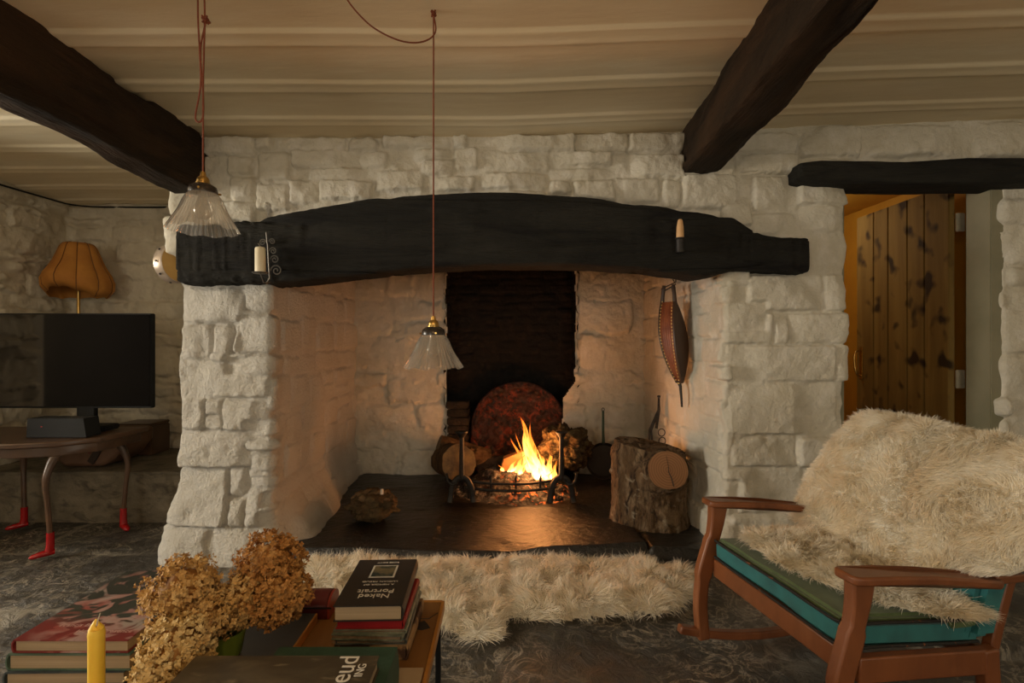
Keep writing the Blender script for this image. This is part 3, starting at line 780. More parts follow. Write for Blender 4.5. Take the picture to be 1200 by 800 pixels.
def ctrl_surface(ctrl, nu, nv):
    C_ = np.array(ctrl, float)                  # a,b,3
    def cr(arr, n):                             # catmull along axis 0
        a = arr.shape[0]; t = np.linspace(0, a-1, n); i = np.minimum(t.astype(int), a-2); f = (t-i).reshape((-1,)+(1,)*(arr.ndim-1))
        p0 = arr[np.maximum(i-1, 0)]; p1 = arr[i]; p2 = arr[i+1]; p3 = arr[np.minimum(i+2, a-1)]
        return .5*(2*p1+(p2-p0)*f+(2*p0-5*p1+4*p2-p3)*f*f+(3*p1-p0-3*p2+p3)*f**3)
    A = cr(C_, nu); B = cr(np.swapaxes(A, 0, 1), nv)
    return np.swapaxes(B, 0, 1)
def draped_fleece(name, ctrl, thick, n, length, seed, flow, m=M_wool, width=.0013, lumps=1.0, ragged=.06):
    nu, nv = 70, 90
    P = ctrl_surface(ctrl, nu, nv)
    du = np.gradient(P, axis=0); dv = np.gradient(P, axis=1); Nn = -np.cross(du, dv); Nn /= np.linalg.norm(Nn, axis=-1, keepdims=True)
    uu, vv = np.meshgrid(np.linspace(0, 1, nu), np.linspace(0, 1, nv), indexing='ij')
    ed = np.minimum(np.minimum(uu, 1-uu), np.minimum(vv, 1-vv))
    rg = ragged*(.5+.5*fbm(uu*5, vv*5, 0, seed, 3))
    h = thick*np.sqrt(sstep(0, .10, ed))*(.8+.5*lumps*fbm(uu*6, vv*8, 0, seed+1, 3))
    T = P+Nn*h[..., None]
    keep = ed[:-1, :-1] >= rg[:-1, :-1]*.5
    F = grid_faces(nu, nv, keep)
    V = T.reshape(-1, 3); V2 = (P-Nn*.004).reshape(-1, 3)
    F = np.concatenate([F, F+len(V)]); V = np.concatenate([V, V2])
    g = np.random.default_rng(seed)
    a = g.uniform(0, 1, n)*(nu-1.001); b = g.uniform(0, 1, n)*(nv-1.001); i = a.astype(int); j = b.astype(int); fa = (a-i)[:, None]; fb = (b-j)[:, None]
    def smp(G): return (G[i, j]*(1-fa)+G[i+1, j]*fa)*(1-fb)+(G[i, j+1]*(1-fa)+G[i+1, j+1]*fa)*fb
    Pt = smp(T); Nt = smp(Nn); dU = smp(du/np.linalg.norm(du, axis=-1, keepdims=True)); dV = smp(dv/np.linalg.norm(dv, axis=-1, keepdims=True))
    u = a/(nu-1); v = b/(nv-1)
    e1 = np.minimum(np.minimum(u, 1-u), np.minimum(v, 1-v)); ok = e1 >= ragged*.5*(.5+.5*fbm(u*5, v*5, 0, seed, 3))
    eu = sstep(.09, 0, 1-u)-sstep(.09, 0, u); ev = sstep(.09, 0, 1-v)-sstep(.09, 0, v)
    ca, cb = clump_dirs(u*.55, v*.65, seed+31, 17)
    D = Nt*(.75+.15*g.normal(size=n))[:, None]+dU*(eu*.9+flow[0]+ca*.6+g.normal(size=n)*.15)[:, None]+dV*(ev*.9+flow[1]+cb*.6+g.normal(size=n)*.15)[:, None]
    cp = clump_pull(u*.55, v*.65, .022, seed)/length*.8
    D = D+dU*cp[:, :1]+dV*cp[:, 1:]
    L = length*g.uniform(.6, 1.25, n)*(.8+.5*fbm(u*7, v*7, 4, seed+3, 2))
    V3, F3 = strands(Pt[ok], D[ok], L[ok], width, seed+1)
    Va = np.concatenate([V, V3]); Fa = np.concatenate([F, F3+len(V)])
    return mesh(name, Va, Fa, m)
def row(*pts): return [tuple(cw(p)) for p in pts]
# control rows go from the lower front edge, up the back rest, over the top; columns from far side to near side
def bp_(h, w, out=.045):   # point just in front of the back cushion
    return (bk_u(h)-.030-out, w, .335+h)
ctrl = [row(bp_(.085, -.03, .03), bp_(.05, .12, .035), bp_(.045, .28, .035), bp_(.07, .42, .035), bp_(.12, .52, .035), bp_(.17, .64, .03)),
        row(bp_(.15, -.05, .02), bp_(.15, .12, .03), bp_(.15, .28, .035), bp_(.17, .42, .035), bp_(.20, .54, .03), bp_(.21, .68, .02)),
        row(bp_(.25, -.04, .015), bp_(.25, .12, .025), bp_(.25, .28, .03), bp_(.26, .42, .03), bp_(.27, .55, .02), bp_(.27, .71, .0)),
        row(bp_(.36, -.01, .01), bp_(.36, .12, .02), bp_(.355, .28, .02), bp_(.35, .42, .02), bp_(.345, .55, .01), bp_(.34, .70, -.01)),
        row(bp_(.455, .03, -.02), bp_(.46, .14, -.02), bp_(.45, .28, -.02), bp_(.445, .42, -.02), bp_(.435, .54, -.02), bp_(.41, .66, -.03)),
        row(bp_(.43, .04, -.13), bp_(.43, .14, -.13), bp_(.42, .28, -.13), bp_(.42, .42, -.13), bp_(.41, .54, -.13), bp_(.39, .64, -.12)),
        row(bp_(.30, .05, -.14), bp_(.30, .14, -.14), bp_(.30, .28, -.14), bp_(.30, .42, -.14), bp_(.30, .54, -.14), bp_(.30, .62, -.13))]
sk1 = draped_fleece('sheepskin_throw', ctrl, .030, 60000, .030, 201, (-.25, .12))
tag(sk1, 'cream sheepskin draped over the back rest of the rocking chair', 'sheepskin')
sp = [(.10, .03), (.045, .09), (.015, .18), (.0, .30), (.03, .41), (.09, .50), (.18, .575), (.28, .615), (.37, .61), (.41, .55), (.40, .4), (.40, .2), (.40, .04), (.25, .0)]
def seat_xf(V):
    u, w, z = V[:, 0], V[:, 1], V[:, 2]
    return np.stack([CO.x+u*CC+w*CS, CO.y+u*CS-w*CC, z], 1)
sk2 = fleece('sheepskin_pad', sp, lambda x, y: seat_z(x, y)+.012, .022, 110000, .032, 202, flow=(-.15, .35), xf=seat_xf, width=.0012)
sk2.data.flip_normals()
tag(sk2, 'smaller cream sheepskin lying on the green seat of the rocking chair', 'sheepskin')

# ------------------------------------------------------------------ pendants
def glass_material():
    m = bpy.data.materials.new('ribbed_glass'); m.use_nodes = True; nt = m.node_tree
    for n in list(nt.nodes): nt.nodes.remove(n)
    out = nt.nodes.new('ShaderNodeOutputMaterial')
    tr = nt.nodes.new('ShaderNodeBsdfTransparent'); tr.inputs[0].default_value = (.86, .83, .78, 1)
    gl = nt.nodes.new('ShaderNodeBsdfGlossy'); gl.inputs['Roughness'].default_value = .12
    df = nt.nodes.new('ShaderNodeBsdfTranslucent'); df.inputs[0].default_value = (.85, .82, .76, 1)
    d2 = nt.nodes.new('ShaderNodeBsdfDiffuse'); d2.inputs[0].default_value = (.8, .78, .72, 1)
    m0 = nt.nodes.new('ShaderNodeMixShader'); m0.inputs[0].default_value = .5
    nt.links.new(df.outputs[0], m0.inputs[1]); nt.links.new(d2.outputs[0], m0.inputs[2])
    m1 = nt.nodes.new('ShaderNodeMixShader'); m1.inputs[0].default_value = .28
    nt.links.new(tr.outputs[0], m1.inputs[1]); nt.links.new(m0.outputs[0], m1.inputs[2])
    lw = nt.nodes.new('ShaderNodeLayerWeight'); lw.inputs[0].default_value = .35
    m2 = nt.nodes.new('ShaderNodeMixShader')
    nt.links.new(lw.outputs['Facing'], m2.inputs[0]); nt.links.new(m1.outputs[0], m2.inputs[1]); nt.links.new(gl.outputs[0], m2.inputs[2])
    nt.links.new(m2.outputs[0], out.inputs[0])
    return m
M_glass = glass_material()
def pendant(pos, rr, label, cordpts, extra_cords):
    """pos = centre of the shade rim"""
    t = thing('pendant_lamp', label, 'lamp', pos)
    k = rr/.09
    prof = [(.033, .112), (.034, .104), (.038, .100), (.043, .094), (.048, .082), (.053, .070), (.058, .058), (.063, .048), (.070, .036), (.077, .024), (.084, .011), (.090, 0)]
    def rad(r, z, th, i):
        f = max(0, (.112-z)/.112)
        rib = .0024*math.cos(th*44)*(1 if z < .09 else .2)
        sc = .0035*math.cos(th*9)*f**3
        return (r+rib+sc)*k, z*k+(.003*math.cos(th*9)*f**4)*k
    sh = MB().lathe(prof, 176, rad=rad).build('lamp_shade', M_glass, t, auto=False)
    sh['label'] = 'ribbed clear glass shade'
    cap = MB().lathe([(.0, .130), (.016, .130), (.024, .127), (.034, .120), (.037, .110), (.037, .104), (.033, .103), (.02, .103)], 32).build('gallery_ring', M_bakelite, t)
    cap.scale = (k, k, k)
    for a in (0, 2*PI/3, 4*PI/3):
        kb = MB().tube([(.035*math.cos(a+2.9), .035*math.sin(a+2.9), .108), (.046*math.cos(a+2.9), .046*math.sin(a+2.9), .108)], .003, 8)
        kb.build('thumb_screw', M_brass, t).scale = (k, k, k)
    h = MB().lathe([(.0, .162), (.006, .162), (.0075, .155), (.008, .150), (.013, .147), (.016, .140), (.016, .134), (.019, .131), (.019, .127), (0, .127)], 24).build('lamp_holder', M_brass, t); h.scale = (k, k, k)
    bl = MB().lathe([(.0, .030), (.010, .032), (.020, .040), (.025, .052), (.024, .064), (.016, .080), (.013, .092), (.013, .104)], 24).build('bulb', M_glass, t); bl.scale = (k, k, k)
    p0 = Vector(pos)
    pts = [Vector((0, 0, .160*k))]+[Vector(p)-p0 for p in cordpts]
    MB().tube(catmull(pts, 8), .0024, 8).build('cord', M_cord, t)
    for e in extra_cords: MB().tube(catmull([Vector(p)-p0 for p in e], 8), .0024, 8).build('cord_loop', M_cord, t)
    return t
def knot(c, r, seed):
    g = random.Random(seed); P = []
    for k in range(14):
        a = k*2.3; P.append(Vector(c)+Vector((math.cos(a)*r, math.sin(a*1.3)*r, math.sin(k*1.7)*r*1.1)))
    return P
c2x, c2y = at(508, 400, 1.6).x, 1.6
zc = 2.105
p2 = at(509, 431, 1.6)
kn = at(508, 16, 1.6)
pendant((c2x, c2y, p2.z), .090, 'glass pendant lamp hanging low in front of the fireplace opening', [(c2x, 1.6, 1.5), (c2x, 1.6, kn.z), (c2x-.002, 1.6, 2.10)],
        [knot((kn.x, 1.6, kn.z), .007, 1), [at(508, 16, 1.6), at(510, 38, 1.585), at(495, 49, 1.57), at(470, 48, 1.55), at(440, 34, 1.53), at(418, 14, 1.52), at(400, -10, 1.51)]])
c1 = at(238, 276, 1.42)
kx = at(241, 24, 1.42)
pendant((c1.x, c1.y, at(238, 270, 1.42).z), .090, 'glass pendant lamp hanging in front of the left end of the mantel beam', [at(238, 160, 1.42), at(238, 110, 1.42), at(239, 60, 1.42), at(240, 24, 1.42), at(239, -20, 1.42)],
        [knot((kx.x, 1.42, kx.z), .008, 2), [at(232, -25, 1.42), at(232, 20, 1.42), at(234, 60, 1.42), at(235, 100, 1.42), at(229, 136, 1.42), at(233, 143, 1.42), at(238, 136, 1.42), at(238, 110, 1.42), at(235, 60, 1.42), at(241, 26, 1.42)]])

# ------------------------------------------------------------------ candles and tools on and below the mantel
def scroll(c, r, turns, s, d=1):
    P = []
    for k in range(26):
        a = k/25*turns*2*PI; q = r*(1-.85*k/25)
        P.append(Vector((c[0]+s*(-math.cos(a))*q, c[1], c[2]+d*math.sin(a)*q)))
    return P
M_sconce = mat('grey_wrought_iron', (.10, .09, .08), (.16, .15, .13), 40, .4, .6)
scn = thing('wall_sconce', 'wrought iron scroll candle bracket on the left of the mantel beam', 'sconce', at(316, 330, 2.45)+Vector((0, -.0, 0)))
bo = scn.location
def L_(px, py, Y=2.44): return at(px, py, Y)-bo
s_ = MB().tube([L_(312, 272), L_(314, 290), L_(315, 310), L_(316, 326), L_(312, 332)], .0035, 8)
s_.build('stem', M_sconce, scn)
for (x, y, r, sd) in ((308, 284, .017, -1), (319, 283, .015, 1), (320, 294, .018, 1), (322, 304, .021, 1), (324, 317, .028, 1)):
    MB().tube(scroll(L_(x, y), r, 1.6, sd), .0032, 6).build('scroll', M_sconce, scn)
q = L_(305, 320, 2.39)
MB().lathe([(0, 0), (.032, 0), (.037, .006), (.034, .006), (.028, .003), (0, .003)], 28, c=q-Vector((0, 0, .002))).tube([q, L_(309, 331, 2.41), L_(316, 331)], .003, 6).build('drip_tray', M_sconce, scn)
cpos = at(305, 320, 2.39)
cd = thing('pillar_candle', 'stubby cream candle on the iron scroll bracket', 'candle', cpos+Vector((0, 0, .004)))
MB().lathe([(0, 0), (.0235, 0), (.0235, .108), (.020, .116), (.006, .120), (0, .119)], 28).build('wax', M_wax_cream, cd)
MB().tube([(0, 0, .118), (-.004, 0, .128), (-.010, 0, .134)], .0014, 6).build('wick', mat('wick', (.25, .2, .14), (.3, .25, .2)), cd)
# right taper in a dark iron holder
hp = at(797, 296, 2.42)
ho = thing('candle_holder', 'dark iron spike holder on the right of the mantel beam', 'candle holder', hp)
MB().lathe([(0, 0), (.016, 0), (.019, .004), (.019, .062), (.024, .066), (.024, .070), (.018, .070), (.018, .03), (0, .03)], 24).build('cup', M_iron, ho)
MB().tube([(0, 0, .02), (0, .02, .012), (0, .045, .012)], .005, 8).build('bracket', M_iron, ho)
tc = thing('taper_candle', 'peach tapered candle stub in the iron holder', 'candle', hp+Vector((0, 0, .031)))
MB().lathe([(0, 0), (.017, 0), (.0175, .045), (.016, .09), (.011, .122), (.006, .127), (0, .127)], 24).build('wax', mat('peach_wax', (.62, .36, .16), (.72, .45, .22), 10, .5), tc)
# tambourine
tp = Vector((-1.705, 2.70, EYE-(307-403)/600*2.66))
tb = thing('tambourine', 'round metal rimmed tambourine hanging behind the left end of the mantel beam', 'drum', tp)
nrm = Vector((.93, -.35, .04)).normalized(); Mx = nrm.to_track_quat('Z', 'Y').to_matrix()
rf = MB().lathe([(.100, -.062), (.103, -.060), (.103, -.004), (.100, .0), (.097, -.004), (.097, -.060)], 48, M=Mx)
rf.build('rim', mat('tin_rim', (.45, .36, .28), (.60, .50, .42), 12, .35, .4), tb)
MB().lathe([(0, -.010), (.05, -.010), (.097, -.010)], 40, M=Mx).build('drum_skin', mat('drum_hide', (.48, .28, .08), (.55, .34, .11), 6, .6), tb)
for k in range(10):
    a = k/10*2*PI; c = Mx @ Vector((.107*math.cos(a), .107*math.sin(a), -.030)); MB().tube([c, c+(Mx @ Vector((math.cos(a), math.sin(a), 0)))*.004], .006, 8).build('rivet', M_iron, tb)

# bellows on the right jamb
bt_ = at(792, 333, 3.02)
bw = thing('bellows', 'long wooden bellows with studded red leather hanging on the right jamb', 'bellows', bt_)
bw.rotation_euler = (0, 0, R(-52))
Lb = .56
def bout(t): return .02+.068*math.sin(min(1, max(0, t))*PI*.93+.12)**1.1 if t < 1 else .02
def board(sgn):
    outl = []
    ts = [k/24 for k in range(25)]
    hw = [max(.011, .012+.056*math.sin(PI*min(1, t*1.02))**.9) for t in ts]
    mb = MB(); V = []; F = []
    for t, h_ in zip(ts, hw):
        z = -.10-Lb*t*.86
        off = sgn*(.030*(1-t)**.7+.016*math.sin(PI*t)+.008)
        bend = -.020+.075*t
        for th_ in (0, .011*sgn):
            for a in (-h_, h_): V.append((off+th_+bend-.03, a, z))
    for i in range(24):
        b = i*4; n_ = b+4
        F += [(b, b+1, n_+1, n_), (b+2, n_+2, n_+3, b+3), (b, n_, n_+2, b+2), (b+1, b+3, n_+3, n_+1)]
    F += [(0, 2, 3, 1), (96, 97, 99, 98)]
    return mb.add(V, F)
M_bdark = mat('dark_board', (.045, .022, .012), (.07, .035, .018), 8, .45, 0, (30, .3, .004), stretch=(1, 1, .2))
board(-1).build('board', M_bdark, bw, bevel=.002); board(1).build('board', M_bdark, bw, bevel=.002)
lm = MB(); V = []; F = []; K = 25; J = 13
for i in range(K):
    t = i/(K-1); h_ = max(.011, .012+.056*math.sin(PI*min(1, t*1.02))**.9)*.97; z = -.10-Lb*t*.86; ww = (.030*(1-t)**.7+.016*math.sin(PI*t)+.008); bend = -.020+.075*t-.03
    for sd in (-1, 1):
        for j in range(J):
            a = -1+2*j/(J-1); pl = .010*(1-abs(2*((j % 4)/4)-1))
            V.append((a*ww+bend, sd*(h_-pl-.004), z))
for i in range(K-1):
    for sd in (0, 1):
        for j in range(J-1):
            a = i*2*J+sd*J+j; b = (i+1)*2*J+sd*J+j
            F.append((a, a+1, b+1, b))
lm.add(V, F).build('leather_gusset', mat('red_leather', (.20, .045, .015), (.32, .09, .03), 14, .45), bw, auto=False)
for i in range(26):
    t = i/25; h_ = max(.011, .012+.056*math.sin(PI*min(1, t*1.02))**.9); z = -.10-Lb*t*.86; ww = (.030*(1-t)**.7+.016*math.sin(PI*t)+.008); bend = -.020+.075*t-.03
    for s2 in (-1, 1):
        MB().box((s2*(ww-.004)+bend, -h_-.001, z), (.006, .005, .006), bev=.001).build('brass_stud', M_brass, bw, smooth=False)
for s2 in (-1, 1):
    MB().tube([(s2*.045-.05, 0, -.12), (s2*.040-.05, 0, -.06), (s2*.034-.05, 0, -.02), (s2*.032-.05, 0, .0)], [.013, .011, .012, .009], 10).build('handle', M_bdark, bw)
MB().tube([(-.02, 0, .03), (.0, 0, 0), (-.085, 0, -.035)], .003, 6).build('hanging_wire', M_iron, bw)
MB().tube([(.018, 0, -.57), (.03, 0, -.60), (.036, 0, -.66), (.04, 0, -.72)], [.012, .009, .007, .006], 10).build('nozzle', M_iron, bw)
hk = thing('hanging_rod', 'thin iron rod hanging from the underside of the mantel beam beside the bellows', 'rod', at(792, 326, 2.75))
MB().tube([(0, 0, .05), (0, .0, -.02), (.0, .25, -.03)], .003, 6).build('rod', M_iron, hk)

# ------------------------------------------------------------------ fire
XF, YF = .17, 3.62
def rough_log(name, a, b, r, seed, mb_, me_, parent, sides=34, n=26, amp=.10, ends=True):
    a, b = Vector(a), Vector(b); ax = (b-a); L = ax.length; ax.normalize(); M = ax.to_track_quat('Z', 'Y').to_matrix()
    V = []
    th = np.linspace(0, 2*PI, sides, endpoint=False); t = np.linspace(0, 1, n)
    T, H = np.meshgrid(t, th, indexing='ij')
    rr = r*(1+amp*1.2*fbm(np.cos(H)*1.5, np.sin(H)*1.5, T*L/r*.6, seed, 3)+amp*.9*fbm(np.cos(H)*7, np.sin(H)*7, T*L/r*1.3, seed+3, 4, .65))
    for i in range(n):
        for k in range(sides):
            V.append(a+M @ Vector((rr[i, k]*math.cos(th[k]), rr[i, k]*math.sin(th[k]), t[i]*L)))
    F = [(i*sides+k, i*sides+(k+1) % sides, (i+1)*sides+(k+1) % sides, (i+1)*sides+k) for i in range(n-1) for k in range(sides)]
    o = MB().add(V, F); bark = o.build(name, mb_, parent, auto=False)
    V = [a]+V[:sides]+[b]+V[-sides:]
    MB().add(V[:sides+1], [(0, 1+(k+1) % sides, 1+k) for k in range(sides)]).build('cut_end', me_, parent, auto=False)
    MB().add(V[sides+1:], [(0, 1+k, 1+(k+1) % sides) for k in range(sides)]).build('cut_end', me_, parent, auto=False)
    return bark
def ring_material(name, c1, c2, center, scale=60):
    m, nt, b = new_mat(name); b.inputs['Roughness'].default_value = .6
    tc = nt.nodes.new('ShaderNodeTexCoord'); mp = nt.nodes.new('ShaderNodeMapping'); mp.inputs['Location'].default_value = tuple(-c for c in center)
    w = nt.nodes.new('ShaderNodeTexWave'); w.wave_type = 'RINGS'; w.rings_direction = 'SPHERICAL'; w.inputs['Scale'].default_value = scale; w.inputs['Distortion'].default_value = 3; w.inputs['Detail'].default_value = 4; w.inputs['Detail Scale'].default_value = .35
    nt.links.new(tc.outputs['Object'], mp.inputs[0]); nt.links.new(mp.outputs[0], w.inputs[0])
    nt.links.new(ramp(nt, w.outputs[0], [(.0, c1), (1., c2)]), b.inputs['Base Color'])
    return m
M_bark = mix_mat('bark', [(.15, .09, .045), ((.32, .22, .13), 14, .45, .68, (1, 1, .5), .8), ((.035, .02, .012), 22, .50, .66, (1, 1, .35), 1.2), ((.46, .38, .27), 13, .60, .74, O1, .6)], .85, (32, 1, .06, (1, 1, .5)), .2)
M_barkd = mix_mat('scorched_bark', [(.10, .06, .03), ((.22, .14, .07), 14, .45, .72, O1, .6), ((.015, .01, .008), 9, .5, .65, O1, 1.0)], .85, (45, 1, .03), .2)
M_endw = mat('log_end', (.045, .03, .014), (.15, .105, .04), 16, .7, 0, (30, .5, .006))
fl_ = thing('burning_log', 'round log end resting on the left andiron beside the flames', 'log', (-.32, 3.5, .275))
rough_log('bark', (-.10, .32, -.06), (.02, -.08, .0), .115, 5, M_barkd, M_endw, fl_)
fl2 = thing('burning_log', 'scorched log lying behind the left andiron, leaning on the firebox edge', 'log', (-.42, 3.75, .30))
rough_log('bark', (-.06, .0, .02), (.30, .08, -.10), .085, 6, M_barkd, M_endw, fl2)
fl3 = thing('burning_log', 'shaggy mossy log chunk resting on the right andiron beside the flames', 'log', (.44, 3.64, .20))
M_moss = mix_mat('shaggy_bark', [(.10, .065, .03), ((.24, .20, .10), 16, .45, .7, O1, .8), ((.02, .014, .01), 14, .5, .65, O1, 1.0)], .9, (45, 1, .04), .2)
fl4 = thing('burning_log', 'charred log lying across the fire behind the flames', 'log', (.10, 3.74, .20))
rough_log('bark', (-.28, .06, -.03), (.28, -.03, .02), .065, 8, mat('char', (.012, .009, .008), (.03, .022, .018), 20, .8, 0, (50, 1, .02)), MATS['char'], fl4)
fl5 = thing('split_log', 'split wedge of pale firewood leaning among the flames', 'log', (.06, 3.60, .17))
wd = MB().prism([(-.09, 0), (.07, .055), (.09, .16), (-.06, .10)], -.04, .05, 'y'); wd.build('wedge', mat('split_wood', (.34, .16, .05), (.44, .24, .09), 14, .7, 0, (30, .4, .006), stretch=(.3, 1, 1)), fl5, smooth=False, bevel=.004)
# ash and embers
def ash_material():
    m, nt, b = new_mat('ash_and_embers'); b.inputs['Roughness'].default_value = .95
    nt.links.new(ramp(nt, tex_noise(nt, 26, 6, .7), [(.42, (.012, .010, .009)), (.55, (.08, .075, .07)), (.70, (.30, .28, .26))]), b.inputs['Base Color'])
    nt.links.new(ramp(nt, tex_noise(nt, 20, 4, .6, O1, .5), [(.56, (0, 0, 0)), (.64, (1, .16, .02)), (.75, (1, .4, .08))]), b.inputs['Emission Color'])
    a = nt.nodes.new('ShaderNodeAttribute'); a.attribute_name = 'hot'
    mu = nt.nodes.new('ShaderNodeMath'); mu.operation = 'MULTIPLY'; mu.inputs[1].default_value = 2.2
    nt.links.new(a.outputs['Fac'], mu.inputs[0]); nt.links.new(mu.outputs[0], b.inputs['Emission Strength'])
    bump(nt, b, tex_noise(nt, 40, 6, .7), .9, .02)
    return m
X, Y = np.meshgrid(np.arange(-.36, .52, .009), np.arange(3.24, 3.99, .009), indexing='ij')
rx = (X-.09)/.42; ry = (Y-3.64)/.38; rad_ = np.sqrt(rx*rx+ry*ry)
Z = .040+.135*sstep(1.05, .35, rad_)+.035*fbm(X*16, Y*16, 0, 5, 4, .65)*sstep(1.1, .8, rad_)+.01*sstep(1.1, 1, rad_)
ashm = ash_material()
ash = mesh('ash_bed', np.stack([X, Y, Z], -1).reshape(-1, 3), grid_faces(*X.shape, keep=(rad_ < 1.06)), ashm)
hot = (np.exp(-((X-.24)/.17)**2-((Y-3.45)/.22)**2)).reshape(-1).astype(np.float32)
a_ = ash.data.attributes.new('hot', 'FLOAT', 'POINT'); a_.data.foreach_set('value', hot)
tag(ash, 'heap of pale ash and glowing embers under the burning logs', 'ash'); ash['kind'] = 'stuff'
cb = random.Random(4)
for k in range(9):
    c = Vector((cb.uniform(.0, .42), cb.uniform(3.33, 3.5), 0)); s0 = cb.uniform(.014, .03)
    import bmesh
    bm = bmesh.new(); bmesh.ops.create_icosphere(bm, subdivisions=2, radius=s0)
    for v in bm.verts: v.co *= 1+.35*float(noise(v.co.x*50, v.co.y*50, v.co.z*50, k)); 
    me = bpy.data.meshes.new('ember'); bm.to_mesh(me); bm.free()
    o = bpy.data.objects.new('ember_lump', me); me.materials.append(ashm); COL.objects.link(o)
    rr_ = math.hypot((c.x-.09)/.42, (c.y-3.64)/.38)
    o.location = (c.x, c.y, .052+.135*float(sstep(1.05, .35, rr_))+s0*.4); o.rotation_euler = (k, k*2, k*3)
    at2 = me.attributes.new('hot', 'FLOAT', 'POINT'); at2.data.foreach_set('value', [.9]*len(me.vertices))
    tag(o, 'small glowing coal lump in the ash at the front of the fire', 'coal', 'coal lumps at the front of the fire')
# flames
def flame_material():
    m = bpy.data.materials.new('flame'); m.use_nodes = True; nt = m.node_tree
    for n in list(nt.nodes): nt.nodes.remove(n)
    out = nt.nodes.new('ShaderNodeOutputMaterial'); em = nt.nodes.new('ShaderNodeEmission'); tr = nt.nodes.new('ShaderNodeBsdfTransparent')
    a = nt.nodes.new('ShaderNodeAttribute'); a.attribute_name = 'glow_level'
    nt.links.new(ramp(nt, a.outputs['Fac'], [(0., (1, .14, .01)), (.35, (1, .25, .025)), (.65, (1, .42, .08)), (1., (1, .70, .28))]), em.inputs['Color'])
    st = nt.nodes.new('ShaderNodeMapRange'); st.inputs['To Min'].default_value = 1.2; st.inputs['To Max'].default_value = 6.0
    nt.links.new(a.outputs['Fac'], st.inputs['Value']); nt.links.new(st.outputs[0], em.inputs['Strength'])
    lw = nt.nodes.new('ShaderNodeLayerWeight'); lw.inputs[0].default_value = .5
    f = ramp(nt, lw.outputs['Facing'], [(.05, 1.0), (.80, .0)])
    n = ramp(nt, tex_noise(nt, 42, 3, .55, (1, 1, .18), .6), [(.36, .12), (.60, 1.)])
    mu = nt.nodes.new('ShaderNodeMath'); mu.operation = 'MULTIPLY'; nt.links.new(f, mu.inputs[0]); nt.links.new(n, mu.inputs[1])
    fa = nt.nodes.new('ShaderNodeMapRange'); fa.inputs['From Max'].default_value = .35; fa.inputs['To Min'].default_value = .55
    nt.links.new(a.outputs['Fac'], fa.inputs['Value'])
    m3 = nt.nodes.new('ShaderNodeMath'); m3.operation = 'MULTIPLY'; nt.links.new(mu.outputs[0], m3.inputs[0]); nt.links.new(fa.outputs[0], m3.inputs[1])
    mx = nt.nodes.new('ShaderNodeMixShader'); nt.links.new(m3.outputs[0], mx.inputs[0]); nt.links.new(tr.outputs[0], mx.inputs[1]); nt.links.new(em.outputs[0], mx.inputs[2])
    nt.links.new(mx.outputs[0], out.inputs[0])
    return m
M_flame = flame_material()
def flame(parent, base, tip, w, seed, hot=1.0):
    """a tongue of fire from pixel base to pixel tip"""
    g = random.Random(seed)
    b = Vector(base); t = Vector(tip); ax = t-b; n = 30; seg = 18
    V = []; heat = []
    ph = g.uniform(0, 6)
    for i in range(n):
        s1 = i/(n-1)
        r = w*(math.sin(min(1, s1*3.2+.25)*PI/2))*(1-s1)**1.05+.0006
        c = b+ax*s1+Vector((math.sin(s1*7+ph)*.35*w*s1**.5, math.cos(s1*6+ph)*.25*w, 0))*1.2
        for k in range(seg):
            th = 2*PI*k/seg
            q = 1+.35*float(noise(math.cos(th)*1.6, math.sin(th)*1.6, s1*5+seed, seed))
            V.append(c+Vector((math.cos(th)*r*q, math.sin(th)*r*q*.7, 0))); heat.append(hot*(1-s1)**.65)
    F = [(i*seg+k, i*seg+(k+1) % seg, (i+1)*seg+(k+1) % seg, (i+1)*seg+k) for i in range(n-1) for k in range(seg)]
    o = mesh('flame_tongue', V, F, M_flame, parent)
    a = o.data.attributes.new('glow_level', 'FLOAT', 'POINT'); a.data.foreach_set('value', heat)
    return o
fr = thing('log_fire', 'bright orange flames leaping from the logs between the andirons', 'fire', (XF, YF, .14))
def FP(px, py, dy=0): return at(px, py, 3.52+dy)-fr.location
for k, (b0, t0, w0, h0, dy) in enumerate([
    ((634, 560), (606, 487), .055, 1.0, 0), ((622, 555), (613, 500), .04, .85, .03), ((642, 563), (622, 522), .045, 1.0, -.02), ((634, 564), (632, 530), .05, 1.0, -.03),
    ((646, 560), (643, 522), .028, .7, .0), ((650, 560), (651, 535), .02, .6, .02), ((605, 556), (614, 532), .03, .8, .0), ((596, 553), (606, 538), .022, .9, -.02),
    ((590, 552), (585, 544), .016, .8, 0), ((618, 562), (600, 512), .028, .6, .05), ((628, 560), (622, 494), .03, .6, .05), ((634, 562), (612, 515), .030, 1.0, -.05), ((637, 562), (616, 505), .022, 1.0, -.06), ((640, 563), (630, 538), .032, 1.0, -.07), ((630, 562), (618, 530), .03, 1.0, -.05), ((645, 561), (640, 536), .018, 1.0, -.04), ((626, 556), (610, 490), .012, .9, -.02), ((640, 556), (624, 512), .010, .9, .01), ((618, 552), (604, 505), .010, .7, .03), ((599, 553), (612, 541), .016, 1.0, -.05), ((608, 557), (616, 540), .02, 1.0, -.05), ((612, 560), (608, 548), .03, .6, -.04), ((640, 566), (646, 552), .03, .8, -.06)]):
    flame(fr, FP(*b0, dy), FP(*t0, dy), w0*1.15, 60+k, h0)
